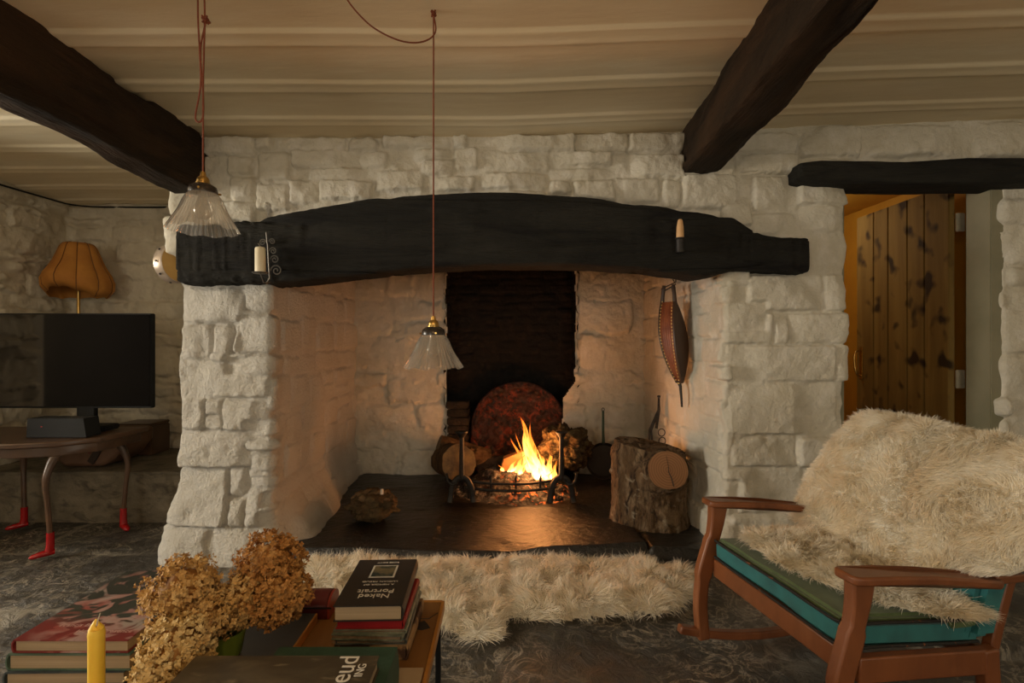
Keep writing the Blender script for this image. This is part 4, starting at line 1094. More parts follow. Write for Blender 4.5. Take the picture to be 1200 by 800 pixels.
# cast fireback, arched, relief pattern; red firelight coloured into the iron
def fireback():
    xs = np.linspace(-.37, .37, 110); zs = np.linspace(0, .70, 110)
    t = thing('fireback', 'arched cast iron fireback with relief pattern behind the flames', 'fireback', (.125, 4.15, .05))
    X, Z = np.meshgrid(xs, zs, indexing='ij')
    ins = (Z < .34) | (np.hypot(X/.37, (Z-.34)/.36) < 1)
    er = np.where(Z < .34, .37-np.abs(X), .36*(1-np.hypot(X/.37, (Z-.34)/.36)))
    H = .02*sstep(.05, .03, er)+.03*np.abs(fbm(X*16, Z*16, 0, 3, 3))+.018*(np.sin((X+Z)*60) > .2)*(np.sin((X-Z)*60) > -.3)
    V = np.stack([X, -.02-H, Z], -1).reshape(-1, 3); F = grid_faces(110, 110, ins)
    V2 = np.stack([X, .03+0*H, Z], -1).reshape(-1, 3)
    Va, Fa = compact(np.concatenate([V, V2]), np.concatenate([F, F+len(V)]))
    m = mix_mat('firelit_red_iron', [(.05, .014, .008), ((.22, .035, .012), 13, .50, .62, O1, .9), ((.008, .004, .004), 16, .5, .60, O1, .9)], .45, (30, 1, .02), .5)
    mesh('plate', Va, Fa, m, t)
    rim = [(.37*math.cos(a)*1.01, -.03, .34+.36*math.sin(a)*1.01) for a in np.linspace(0, PI, 40)]
    MB().tube([(.374, -.03, 0)]+rim+[(-.374, -.03, 0)], .016, 8).build('rim', m, t)
fireback()
# brick piers inside the firebox
M_pier = mix_mat('sooty_pier', [(.022, .016, .011), ((.06, .035, .018), 9, .45, .75, O1, .5)], .8, (30, 1, .02), .3)
def pier(x0, x1, y0, y1, rows, h, seed, label):
    g = random.Random(seed); t = thing('brick_pier', label, 'pier', ((x0+x1)/2, (y0+y1)/2, .05))
    for k in range(rows):
        MB().box((g.uniform(-.006, .006), g.uniform(-.008, .008), h*(k+.5)), (x1-x0-g.uniform(0, .012), y1-y0, h-.006), bev=.008).build('brick', M_pier, t)
pier(-.445, -.275, 3.98, 4.20, 9, .064, 1, 'sooty brick pier at the left edge of the firebox')
pier(.505, .60, 4.04, 4.22, 8, .064, 2, 'sooty brick pier at the right edge of the firebox')

# andirons
def andiron(x, label, mirror=1):
    t = thing('andiron', label, 'andiron', (x, 3.30, .052))
    MB().tube([(0, 0, .15), (0, 0, .22), (0, 0, .36), (0, 0, .425)], [.020, .017, .014, .015], 8).build('upright', M_iron, t)
    MB().lathe([(0, .415), (.017, .417), (.030, .437), (.040, .448), (.040, .456), (.0, .458)], 20).build('top_cup', M_iron, t)
    for s in (-1, 1):
        MB().tube(catmull([(0, 0, .165), (s*.035, 0, .145), (s*.062, 0, .095), (s*.070, 0, .04), (s*.078, -.01, .0)], 6), [.016]*25, 8, flat=1.2).build('leg', M_iron, t)
    MB().tube([(0, 0, .15), (0, .25, .10), (0, .50, .09)], .011, 8).build('log_bar', M_iron, t)
    MB().tube([(0, .50, .095), (0, .50, .0)], .012, 8).build('rear_leg', M_iron, t)
    MB().tube(catmull([(0, .03, .15), (mirror*.05, -.02, .12), (mirror*.085, -.02, .14), (mirror*.095, -.02, .19)], 6), .009, 8).build('hook', M_iron, t)
    return t
andiron(at(541, 560, 3.30).x, 'black iron andiron with cup top, left of the flames', -1)
andiron(at(658, 560, 3.30).x, 'black iron andiron with cup top, right of the flames', 1)
gr = thing('fire_grate', 'low iron grate bars stretched between the two andirons', 'grate', (.05, 3.36, .06))
for z, y in ((.115, 0), (.075, -.02)):
    MB().tube(catmull([(-.30, y, z), (-.1, y-.03, z-.012), (.1, y-.03, z-.012), (.29, y, z)], 8), .010, 8).build('bar', M_iron, gr)
for k in range(3): MB().tube([(-.13+.16*k, -.03, .07), (-.13+.16*k, -.03, .135), (-.125+.16*k, -.03, .16)], [.008, .008, .002], 6).build('spike', M_iron, gr)
for s in (-1, 1): MB().tube([(s*.28, 0, .12), (s*.28, 0, -.005)], .009, 8).build('foot', M_iron, gr)

# ------------------------------------------------------------------ log stump
stp = thing('tree_stump', 'stout barked log standing on the hearth with a sawn branch stub facing the room', 'log', (.835, 2.94, .05))
def stump():
    n, sides = 70, 110
    th = np.linspace(0, 2*PI, sides, endpoint=False); t = np.linspace(0, 1, n)
    T, H = np.meshgrid(t, th, indexing='ij')
    hgt = .44+.03*np.cos(H-.9*PI)
    rr = .195*(1+.05*np.cos(2*H+.5)+.04*sstep(.2, 0, T)-.10*sstep(.82, 1, T))
    rr = rr+.022*fbm(np.cos(H)*4, np.sin(H)*4, T*2.5, 3, 4, .6)+.022*np.abs(fbm(np.cos(H)*11, np.sin(H)*11, T*5, 5, 4, .65))
    V = np.stack([rr*np.cos(H), rr*np.sin(H), T*hgt], -1).reshape(-1, 3).tolist()
    F = [(i*sides+k, i*sides+(k+1) % sides, (i+1)*sides+(k+1) % sides, (i+1)*sides+k) for i in range(n-1) for k in range(sides)]
    mesh('bark', V, F, M_bark, stp)
    top = V[-sides:]; V2 = [(0, 0, .43)]+[(x*.55, y*.55, z-.004+.012*math.sin(9*a)) for (x, y, z), a in zip(top, th)]+top
    F2 = [(0, 1+k, 1+(k+1) % sides) for k in range(sides)]+[(1+k, 1+sides+k, 1+sides+(k+1) % sides, 1+(k+1) % sides) for k in range(sides)]
    mesh('rough_top', V2, F2, M_bark, stp)
    # branch stub
    c = Vector((.035, -.168, .335)); d = Vector((.16, -.95, .30)).normalized(); M = d.to_track_quat('Z', 'Y').to_matrix()
    sd = 60; V = []
    prof = [(.175, -.10), (.150, -.03), (.130, .01), (.120, .035), (.112, .045)]
    for (r, z) in prof:
        for k in range(sd):
            a = 2*PI*k/sd; q = r*(1+.05*float(noise(math.cos(a)*3, math.sin(a)*3, z*12, 4)))
            V.append(c+M @ Vector((q*math.cos(a)*1.03, q*math.sin(a)*.88, z)))
    F = [(i*sd+k, i*sd+(k+1) % sd, (i+1)*sd+(k+1) % sd, (i+1)*sd+k) for i in range(len(prof)-1) for k in range(sd)]
    mesh('branch_stub', V, F, M_bark, stp)
    ce = c+M @ Vector((0, 0, .046))
    V3 = [ce]+[v+d*.001 for v in V[-sd:]]
    sec = MB().add(V3, [(0, 1+k, 1+(k+1) % sd) for k in range(sd)]).build('sawn_face', ring_material('sawn_rings', (.23, .10, .038), (.32, .155, .065), ce, 24), stp, auto=False)
    sec['label'] = 'smooth orange-brown sawn face with a crack'
    ck = MB()
    P = [ce+M @ Vector(p) for p in ((.0, .075, .002), (.004, .02, .002), (.0, -.01, .002), (.012, -.04, .002), (.018, -.085, .002))]
    ck.tube(P, [.0008, .0015, .002, .003, .004], 5); ck.build('crack', mat('crack_dark', (.03, .015, .008), (.04, .02, .01)), stp)
    # loose bark flap on the right
    fp = MB().prism([(0, 0), (.12, -.075), (.135, -.085), (.02, .02)], -.05, .02, 'y'); fp.v = [(x+.07, y-.10, z+.44) for x, y, z in fp.v]
    fp.build('bark_flap', M_bark, stp, bevel=.004)
stump()

# driftwood lump with white candle stub at the left of the hearth
lump = thing('burr_wood', 'knobbly piece of burr wood lying on the left of the hearth', 'wood', (at(437, 600, 2.99).x, 2.99, .052))
def blob(name, c, rad3, seed, amp, m, parent, fr_=4, sub=5):
    import bmesh
    bm = bmesh.new(); bmesh.ops.create_icosphere(bm, subdivisions=sub, radius=1)
    co = np.array([v.co[:] for v in bm.verts])
    n = fbm(co[:, 0]*fr_*.5, co[:, 1]*fr_*.5, co[:, 2]*fr_*.5, seed, 5, .6)
    k = 1+amp*n*2
    co = co*k[:, None]*np.array(rad3)+np.array(c)
    for v, p in zip(bm.verts, co): v.co = p
    me = bpy.data.meshes.new(name); bm.to_mesh(me); bm.free(); me.materials.append(m)
    me.polygons.foreach_set('use_smooth', [True]*len(me.polygons))
    return link(bpy.data.objects.new(name, me), parent)
M_burr = mix_mat('burr', [(.09, .055, .025), ((.17, .12, .055), 12, .45, .72, O1, .6), ((.05, .035, .018), 20, .5, .68, O1, 1.)], .8, (45, 1, .02), .3)
blob('body', (0, 0, .075), (.135, .12, .082), 5, .28, M_burr, lump, 6)
blob('upper_slab', (-.01, .01, .125), (.105, .075, .035), 8, .25, mat('pale_burr', (.15, .09, .04), (.23, .155, .08), 10, .75, 0, (40, .8, .01)), lump, 5, 4)
cs = thing('candle_stub', 'tiny white candle stub on top of the burr wood', 'candle', lump.location+Vector((.055, -.01, .145)))
MB().lathe([(0, 0), (.009, 0), (.009, .026), (.007, .03), (0, .03)], 16).build('wax', mat('white_wax', (.7, .6, .5), (.8, .7, .6)), cs)

blob('bark', (0, 0, .14), (.175, .16, .145), 15, .30, M_moss, fl3, 6)
# frying pan and tongs
pan = thing('frying_pan', 'black long handled pan leaning upright against the back wall', 'pan', (at(709, 545, 3.80).x, 3.86, .055))
Mp = Matrix.Rotation(R(84), 3, 'X')
MB().lathe([(0, 0), (.115, 0), (.132, .022), (.136, .022), (.119, -.005), (0, -.005)], 44, c=(0, .0, .137), M=Mp).build('dish', mat('soot_pan', (.012, .011, .011), (.02, .018, .017), 8, .5), pan)
MB().tube([(0, .0, .26), (.005, .035, .34), (.012, .075, .50)], [.013, .010, .009], 8, flat=.4).build('handle', mat('green_enamel', (.02, .04, .02), (.03, .06, .03), 8, .4), pan)
MB().tube([Vector((.012+.010*math.cos(a), .077, .512+.012*math.sin(a))) for a in np.linspace(0, 2*PI, 16)], .003, 6).build('hanging_ring', M_iron, pan)
tg = thing('fire_tongs', 'iron fire tongs standing against the wall behind the stump', 'tongs', (at(762, 520, 3.35).x, 3.32, .055))
ttop = Vector((.065, .06, .66))
for s in (-1, 1):
    MB().tube([(s*.03, -.02, 0), (s*.022, .0, .2), (s*.006, .03, .45), ttop+Vector((s*.004, 0, -.08))], [.006, .006, .007, .006], 8).build('arm', M_iron, tg)
MB().tube([ttop+Vector((-.02, -.01, -.20)), ttop+Vector((0, 0, -.08)), ttop], [.010, .010, .007], 8).lathe([(0, 0), (.011, .004), (.011, .014), (0, .018)], 12, c=ttop).build('grip', M_iron, tg)
for k in range(2):
    c = Vector((.068+.004*k, .01, .44-.055*k)); MB().tube([c+Vector((.022*math.cos(a), 0, .024*math.sin(a))) for a in np.linspace(0, 2*PI, 20)], .003, 6).build('ring', M_iron, tg)

# ------------------------------------------------------------------ alcove: tv, table, lamp, case
TVY = 2.86
tl, tr_, tz0, tz1 = -2.90, -1.968, .712, 1.242
tv = thing('television', 'flat black television on the spindly table in the alcove', 'television', (-2.2, TVY, .585))
tvl = tv.location
def tvb(c, d, bev=0): return MB().box(Vector(c)-tvl, d, bev=bev)
tvb(((tl+tr_)/2, TVY+.02, (tz0+tz1)/2), (tr_-tl, .035, tz1-tz0), .004).build('housing', M_black, tv)
scm, nt, b = new_mat('glossy_screen'); b.inputs['Base Color'].default_value = (.004, .004, .005, 1); b.inputs['Roughness'].default_value = .06; b.inputs['Specular IOR Level'].default_value = 1.0; b.inputs['Coat Weight'].default_value = 1; b.inputs['Coat Roughness'].default_value = .05; b.inputs['Coat IOR'].default_value = 1.7
tvb(((tl+tr_)/2, TVY+.0005, (tz0+tz1)/2+.002), (tr_-tl-.012, .003, tz1-tz0-.018)).build('screen', scm, tv, smooth=False)
tvb((-2.34, TVY+.02, tz0-.035), (.10, .03, .09), .003).build('neck', M_black, tv)
tvb((-2.34, TVY+.02, .604), (.28, .12, .030), .006).build('foot', M_black, tv)
sb = thing('media_box', 'low black box in front of the television foot', 'box', (-2.315, 2.70, .5845))
MB().prism([(-.155, .002), (.155, .002), (.14, .10), (-.15, .10)], -.05, .05, 'y').build('body', M_black, sb)
MB().box((-.075, -.051, .058), (.006, .003, .004)).build('indicator_light', mat('red_dot', (.6, .01, .01), (.6, .01, .01)), sb)

st_ = thing('side_table', 'dark wooden table on curved legs wearing red painted boots', 'table', (-2.45, 2.75, 0))
M_dkwood = mix_mat('dark_table_wood', [(.06, .032, .018), ((.12, .06, .03), 5, .4, .7, (.3, 1, 1), .5)], .32, (40, .15, .003), .5)
def T_(x, y): return (x+2.45, y-2.75)
outl = [T_(-3.05, 2.56), T_(-2.75, 2.50), T_(-2.42, 2.49), T_(-2.24, 2.55), T_(-2.11, 2.68), T_(-2.09, 2.85), T_(-2.10, 3.03), T_(-3.05, 3.03)]
MB().prism(outl, .555, .583, 'z').build('table_top', M_dkwood, st_, bevel=.006)
ap = [(x*.93, y*.90+.0) for x, y in outl]
MB().prism(ap, .505, .555, 'z').build('apron', M_dkwood, st_, bevel=.004)
for (x, y, kx_, ky_) in ((-2.70, 2.63, -1, -.5), (-2.275, 2.57, -.2, -1), (-2.78, 2.97, -.5, .5), (-2.19, 2.95, .7, .3)):
    lx, ly = T_(x, y)
    P = catmull([(lx-.04*kx_, ly-.03*ky_, .515), (lx+.0*kx_, ly+.0*ky_, .46), (lx+.03*kx_, ly+.02*ky_, .38), (lx+.015*kx_, ly+.01*ky_, .25), (lx, ly, .10)], 6)
    lg = MB().tube(P, [max(.0135, .026-.0008*i) for i in range(25)], 10, flat=.9).build('leg', M_dkwood, st_)
    d = (Vector((-.75, -.65, 0)) if x < -2.2 else Vector((.8, -.6, 0))).normalized()
    bt2 = MB().tube([(lx, ly, .125), (lx, ly, .06), (lx+d.x*.004, ly+d.y*.004, .03)], [.0165, .0175, .020], 12)
    bt2.tube([Vector((lx, ly, .026))-d*.018, Vector((lx, ly, .027))+d*.005, Vector((lx, ly, .022))+d*.04, Vector((lx, ly, .018))+d*.068, Vector((lx, ly, .016))+d*.08], [.016, .021, .018, .014, .005], 12, flat=.8)
    bt2.build('boot', M_red, lg)['label'] = 'glossy red painted boot'

lp = thing('table_lamp', 'brass stemmed lamp with scalloped amber fabric shade behind the television', 'lamp', (at(92, 340, 3.54).x, 3.54, .305))
b0 = EYE-lp.location.z
def lz(py): return EYE-(py-403)/600*3.54-.305
MB().tube([(0, 0, .02), (0, 0, lz(318))], .010, 12).build('stem', M_brass, lp)
MB().lathe([(0, 0), (.06, 0), (.06, .012), (.03, .03), (.012, .05), (0, .05)], 32).build('base', M_brass, lp)
def lrad(r, z, th, i):
    lob = abs(math.cos(th*5)); q = r*(1-.05*(1-lob)**2-.0)
    f = i/9
    zz = z+(.035*math.sin(th)**2 - .012*(1-lob))*max(0, f-.45)*1.8
    zz = z+max(0, f-.4)*1.4*(.075*math.sin(th)**2*(1 if math.sin(th) < 0 else .2))-.010*(1-lob)*f
    return q*.84, zz
prof = [(.075, lz(285)), (.105, lz(286)), (.125, lz(290)), (.145, lz(298)), (.165, lz(306)), (.190, lz(314)), (.222, lz(322)), (.244, lz(331)), (.240, lz(340)), (.200, lz(348))]
ms, nt, b = new_mat('amber_shade_cloth'); b.inputs['Base Color'].default_value = (.50, .20, .03, 1); b.inputs['Roughness'].default_value = .8
nt.links.new(ramp(nt, tex_noise(nt, 9, 3), [(.3, (.42, .16, .025)), (.7, (.55, .235, .04))]), b.inputs['Base Color'])
sh = MB().lathe(prof, 100, rad=lrad).build('lamp_shade', ms, lp, auto=False)
md = sh.modifiers.new('thick', 'SOLIDIFY'); md.thickness = .004
seam = MB()
for k in range(10):
    th = (k+.5)*PI/5; P = []
    for i, (r, z) in enumerate(prof):
        q, zz = lrad(r, z, th, i); P.append((q*math.cos(th)*1.012, q*math.sin(th)*1.012, zz+.001))
    seam.tube(P, .0028, 5)
seam.build('seam', mat('dark_seam', (.14, .055, .01), (.18, .07, .015)), lp)
MB().lathe([(0, lz(318)), (.02, lz(318)), (.02, lz(326)), (0, lz(326))], 16).build('lamp_holder', M_bakelite, lp)

case = thing('leather_bag', 'brown rounded leather bag lying on the stone ledge under the table', 'bag', (-2.62, 3.33, .305))
cm = mix_mat('brown_leather', [(.12, .062, .034), ((.19, .10, .058), 5, .4, .7, O1, .4)], .5, (50, .3, .004), .4)
oc = [(-.26, .21), (-.25, .14), (-.20, .06), (-.12, .0), (.12, .0), (.19, .05), (.25, .13), (.26, .21), (.22, .22), (-.22, .22)]
MB().prism(oc, -.14, .14, 'y').build('body', cm, case, bevel=.02)
sm = MB().box((.10, -.146, .105), (.045, .008, .19), rot=Matrix.Rotation(R(32), 3, 'Y'), bev=.003).build('strap', mat('dark_strap', (.02, .01, .007), (.03, .015, .01), 10, .4), case)
MB().box((.06, -.147, .125), (.03, .006, .09), rot=Matrix.Rotation(R(32), 3, 'Y'), bev=.003).build('red_patch', mat('red_patch', (.16, .03, .02), (.2, .04, .03)), case)
bx = thing('wooden_box', 'small dark wooden box at the right end of the stone ledge', 'box', (-2.52, 3.62, .305))
MB().box((0, 0, .10), (.20, .20, .20), bev=.008).build('body', M_dkwood, bx)
MB().box((-.03, 0, .208), (.24, .22, .018), bev=.004).build('lid', M_dkwood, bx)
cbl = MB().tube(catmull([(-3.16, 2.6, 2.09), (-3.16, 3.0, 2.07), (-3.15, 3.5, 2.075), (-3.10, 3.74, 2.08), (-2.7, 3.765, 2.075), (-2.2, 3.765, 2.078), (-1.62, 3.765, 2.07)], 8), .006, 6).build('wall_cable', M_black)
tag(cbl, 'black cable running along the top of the alcove walls under the ceiling', 'cable')

# ------------------------------------------------------------------ low table with books
TZ = .335
M_tw = mix_mat('table_oak', [(.26, .125, .035), ((.18, .08, .02), 4, .4, .7, (3, .4, 1), .5)], .38, (40, .12, .002), .5)
tb_ = thing('coffee_table', 'low wooden coffee table with thin black metal legs, piled with books', 'table', (-.61, 1.0, 0))
MB().box((0, 0, TZ-.012), (.87, .92, .024), bev=.002).build('table_top', M_tw, tb_)
ed_ = MB().box((.438, 0, TZ-.011), (.008, .925, .026)); ed_.box((0, .463, TZ-.011), (.87, .008, .026)); ed_.build('edge_strip', mat('orange_edge', (.40, .17, .03), (.48, .22, .05), 10, .4), tb_, smooth=False)
for sx_ in (-1, 1):
    for sy in (-1, 1):
        MB().box((sx_*.425, sy*.45, (TZ-.025)/2), (.014, .014, TZ-.025)).build('leg', M_black, tb_, smooth=False)
mo = MB().prism([(.355, .325), (.385, .35), (.40, .36), (.41, .345), (.42, .325), (.40, .315), (.385, .32), (.37, .310)], TZ+.0002, TZ+.0012, 'z')
mo.tube([(.36, .39, TZ), (.38, .372, TZ), (.41, .37, TZ), (.43, .40, TZ)], .0015, 5)
mo.build('painted_motif', mat('motif_black', (.015, .012, .01), (.02, .015, .012)), tb_, smooth=False)

FONT_CACHE = {}
def lettering(text, size, m, parent, name, M4, sx=1.0):
    cu = bpy.data.curves.new(name, 'FONT'); cu.body = text; cu.size = size; cu.align_x = 'CENTER'; cu.align_y = 'CENTER'; cu.extrude = .0003
    tmp = bpy.data.objects.new('tmp_text', cu); COL.objects.link(tmp)
    dg = bpy.context.evaluated_depsgraph_get(); dg.update()
    me = bpy.data.meshes.new_from_object(tmp.evaluated_get(dg)); bpy.data.objects.remove(tmp)
    me.transform(Matrix.Diagonal((sx, 1, 1, 1))); me.transform(M4); me.materials.clear(); me.materials.append(m)
    o = bpy.data.objects.new(name, me); return link(o, parent)
def book(label, x0, x1, y0, y1, z0, z1, cover, spine='right', rot=0, pages=M_paper, inset=.004, th=.0025, name='book', group=None):
    c = Vector(((x0+x1)/2, (y0+y1)/2, z0)); w, d, h = x1-x0, y1-y0, z1-z0
    t = thing(name, label, 'book', c, R(rot), group)
    MB().box((0, 0, h/2), (w-2*inset, d-2*inset, h-2*th)).build('page_block', pages, t, smooth=False)
    m = MB().box((0, 0, h-th/2), (w, d, th), bev=.0007).box((0, 0, th/2), (w, d, th), bev=.0007)
    if spine:
        s = 1 if spine == 'right' else -1
        V = []; F = []; K = 7
        for k in range(K):
            a = -PI/2+PI*k/(K-1)
            for y in (-d/2, d/2):
                V.append((s*(w/2-.003+.006*math.cos(a)), y, h/2+(h/2-.0005)*math.sin(a)))
                V.append((s*(w/2-.006+.006*math.cos(a)), y, h/2+(h/2-.002)*math.sin(a)))
        for k in range(K-1):
            b = 4*k; n = b+4
            F += [(b, b+2, n+2, n), (b+1, n+1, n+3, b+3), (b, n, n+1, b+1), (b+2, b+3, n+3, n+2)]
        m.add(V, F)
    m.build('cover', cover, t)
    return t
M_booktext = mat('pale_lettering', (.62, .58, .50), (.66, .62, .54), 5, .6)
# stack with the black memoir on top
M_dullpaper = mat('dull_pages', (.16, .11, .065), (.24, .17, .11), 60, .8)
stack = [
    ('thick brown hardback with torn tan jacket, bottom of the stack by the table edge', -.398, -.222, 1.19, 1.405, .336, .374, mat('brown_tan_cover', (.055, .025, .012), (.32, .19, .08), 9, .55, lo=.50, hi=.56), -1),
    ('thin dark blue-grey book second from the bottom of the tall stack', -.392, -.228, 1.185, 1.40, .374, .386, mat('bluegrey_cover', (.03, .04, .04), (.12, .13, .11), 20, .5), 1),
    ('dark mottled green book in the middle of the tall stack', -.395, -.230, 1.18, 1.40, .386, .399, mat('mottled_green_cover', (.03, .05, .04), (.22, .24, .18), 26, .5), -2),
    ('worn pale green paperback third from the top of the tall stack', -.396, -.228, 1.185, 1.40, .399, .409, mat('pale_green_cover', (.10, .13, .10), (.28, .28, .20), 22, .5), 1),
    ('dark red book directly under the black memoir', -.390, -.232, 1.187, 1.40, .409, .430, mat('dark_red_cover', (.22, .008, .010), (.28, .012, .015), 9, .45), 0)]
for lab, a, b, c, d, e, f_, m_, r_ in stack:
    book(lab, a, b, c, d, e, f_, m_, 'right', r_, pages=(MATS['dark_red_cover'] if 'dark red' in lab else MATS['brown_tan_cover'] if 'tan jacket' in lab else M_dullpaper))
nb = book('thick black hardback memoir with small framed picture, top of the tall stack', -.397, -.238, 1.18, 1.434, .4305, .467, mat('black_cover', (.022, .018, .016), (.028, .023, .02), 8, .42), 'right', 2)
def onbook(x, y, z, flip=True, ang=180): return Matrix.Translation((x, y, z)) @ Matrix.Rotation(R(ang), 4, 'Z')
zt = .0367
lettering('Naked', .027, M_booktext, nb, 'title_lettering', onbook(.004, -.080, zt), 1.05)
lettering('Portrait', .027, M_booktext, nb, 'title_lettering', onbook(.004, -.056, zt), 1.05)
lettering('A MEMOIR OF', .009, M_booktext, nb, 'subtitle_lettering', onbook(.004, -.022, zt), 1.35)
lettering('LUCIAN FREUD', .009, M_booktext, nb, 'subtitle_lettering', onbook(.004, -.006, zt), 1.45)
lettering('ROSE BOYT', .0095, M_booktext, nb, 'author_lettering', onbook(.004, .107, zt), 1.2)
MB().box((.002, .052, .0366), (.066, .072, .0006)).build('picture_border', mat('white_border', (.55, .53, .48), (.6, .58, .52)), nb, smooth=False)
MB().box((.002, .052, .0370), (.056, .062, .0006)).build('cover_picture', mat('cover_picture', (.015, .035, .035), (.16, .13, .07), 26, .4, lo=.45, hi=.6), nb, smooth=False)

# left stack of art books
def art_cover():
    m, nt, b = new_mat('art_cover'); b.inputs['Roughness'].default_value = .32
    tc = nt.nodes.new('ShaderNodeTexCoord'); sp_ = nt.nodes.new('ShaderNodeSeparateXYZ'); nt.links.new(tc.outputs['Object'], sp_.inputs[0])
    base = ramp(nt, sp_.outputs['Y'], [(0., (.20, .022, .022)), (.001, (.20, .022, .022))])
    mr = nt.nodes.new('ShaderNodeMapRange'); mr.inputs['From Min'].default_value = -.16; mr.inputs['From Max'].default_value = .16
    nt.links.new(sp_.outputs['Y'], mr.inputs['Value'])
    ad = nt.nodes.new('ShaderNodeMath'); ad.operation = 'MULTIPLY_ADD'; ad.inputs[1].default_value = .35
    nt.links.new(tex_noise(nt, 7, 3, .5, O1, .5), ad.inputs[0]); nt.links.new(mr.outputs[0], ad.inputs[2])
    bg = ramp(nt, ad.outputs[0], [(.36, (.19, .025, .025)), (.46, (.035, .045, .038)), (.9, (.022, .028, .024))])
    # pale swirling shapes
    sw = ramp(nt, tex_noise(nt, 9, 2, .5, (1, 1.6, 1), 2.2), [(.46, 0.), (.52, 1.)])
    gd = nt.nodes.new('ShaderNodeTexGradient'); gd.gradient_type = 'SPHERICAL'
    mp = nt.nodes.new('ShaderNodeMapping'); mp.inputs['Location'].default_value = (-.15, 0.0, 0); mp.inputs['Scale'].default_value = (5.5, 4.2, 1)
    nt.links.new(tc.outputs['Object'], mp.inputs[0]); nt.links.new(mp.outputs[0], gd.inputs[0])
    gm = ramp(nt, gd.outputs[0], [(.05, 0.), (.25, 1.)])
    mu = nt.nodes.new('ShaderNodeMath'); mu.operation = 'MULTIPLY'; nt.links.new(sw, mu.inputs[0]); nt.links.new(gm, mu.inputs[1])
    col = ramp(nt, tex_noise(nt, 14, 2, .5, O1, 1), [(.35, (.30, .07, .06)), (.6, (.42, .28, .26)), (.75, (.30, .32, .29))])
    mx = nt.nodes.new('ShaderNodeMixRGB'); nt.links.new(mu.outputs[0], mx.inputs[0]); nt.links.new(bg, mx.inputs[1]); nt.links.new(col, mx.inputs[2])
    nt.links.new(mx.outputs[0], b.inputs['Base Color'])
    return m
M_art = art_cover()
b1_ = book('large art book with red and dark green painted cover, top of the left stack', -1.007, -.770, 1.05, 1.372, .4365, .463, M_art, 'left', 0)
for (t_, y_) in (('Francis Bacon', -.105), ('Human Presence', -.128)):
    lettering(t_, .015, mat('pink_lettering', (.50, .30, .27), (.54, .34, .3)), b1_, 'title_lettering', Matrix.Translation((-.02 if y_ > -.11 else .045, y_, .0267)), 1.15)
book('large green edged art book second from the top of the left stack', -1.014, -.762, 1.045, 1.37, .4035, .4363, mat('green_edge_cover', (.05, .09, .065), (.10, .16, .12), 12, .4), 'left', 0)
book('large dark blue art book third from the top of the left stack', -1.016, -.775, 1.04, 1.37, .376, .4033, mat('dark_blue_cover', (.018, .025, .035), (.06, .08, .085), 18, .4), 'left', 1)
book('thick patterned art book at the bottom of the left stack', -1.022, -.765, 1.035, 1.37, .336, .3757, mat('patterned_cover', (.04, .03, .022), (.30, .22, .13), 40, .5, lo=.5, hi=.56), 'left', -1)

# dark book with orange edge, red case, green book and photo book in front
bk5 = book('flat charcoal grey book with orange spine lying behind the green pot', -.80, -.495, 1.05, 1.355, .336, .358, mat('charcoal_cover', (.028, .027, .026), (.042, .04, .038), 3, .36), None, 0)
MB().box((.153, 0, .011), (.006, .305, .022), bev=.001).build('orange_spine', mat('orange_spine', (.42, .17, .025), (.48, .2, .03), 6, .5), bk5)
sc2 = MB(); g_ = random.Random(9)
for k in range(14):
    a, c = g_.uniform(-.05, .06), g_.uniform(-.13, .06); sc2.box((a, c, .0222), (g_.uniform(.008, .03), .0016, .0004), rot=Matrix.Rotation(g_.uniform(.3, .9), 3, 'Z'))
sc2.build('chalk_marks', mat('chalk', (.4, .39, .37), (.45, .44, .42)), bk5, smooth=False)
rc = thing('red_case', 'small dark red case with rounded lid at the back of the coffee table', 'case', (-.60, 1.405, TZ+.001))
pr = [(-.042, 0), (.042, 0), (.042, .032)]+[(.042*math.cos(a), .032+.026*math.sin(a)) for a in np.linspace(.15, PI-.15, 12)]+[(-.042, .032)]
MB().prism(pr, -.16, .13, 'x').build('body', mat('oxblood', (.07, .008, .007), (.10, .012, .010), 8, .32), rc, bevel=.003)
MB().prism([(a*.97, b*.97+.001) for a, b in pr], .130, .136, 'x').build('end_panel', mat('bright_red_panel', (.20, .02, .010), (.25, .03, .015), 8, .35), rc)
MB().box((0, -.044, .032), (.285, .003, .003)).build('lid_seam', M_black, rc)
gb = book('dark green cloth book under the photograph book at the front of the table', -.47, -.222, .80, 1.075, .336, .435, mat('green_cloth', (.018, .055, .035), (.028, .075, .048), 30, .6, 0, (400, .5, .002)), 'right', 0)
lettering('THE LETTERS', .013, mat('dull_gilt', (.16, .16, .09), (.2, .2, .11)), gb, 'blurred_lettering', Matrix.Translation((.02, .122, .0992)), 1.0) if False else None
pb = book('large book with brown photographic cover and pale rotated lettering, front of the table', -.60, -.242, .72, 1.0, .4355, .462, mix_mat('photo_cover', [(.055, .042, .026), ((.13, .10, .06), 6, .45, .7, (1, 3, 1), .6), ((.20, .16, .10), 11, .6, .75, (1, 4, 1), .3)], .3), None, 0)
lettering('Freud', .055, M_booktext, pb, 'title_lettering', Matrix.Translation((.125, .075, .0268)) @ Matrix.Rotation(R(90), 4, 'Z'), 1.0)
lettering('ING', .022, M_booktext, pb, 'subtitle_lettering', Matrix.Translation((.155, .095, .0268)) @ Matrix.Rotation(R(90), 4, 'Z'), 1.0)
cdp = MB().box((0, 0, .004), (.075, .26, .008), bev=.001).build('pale_card', mat('tan_card', (.34, .24, .14), (.40, .29, .18), 8, .6), loc=(-.182-.035, 1.02, TZ+.001))
tag(cdp, 'tan card box lying flat beside the green book at the table edge', 'card')

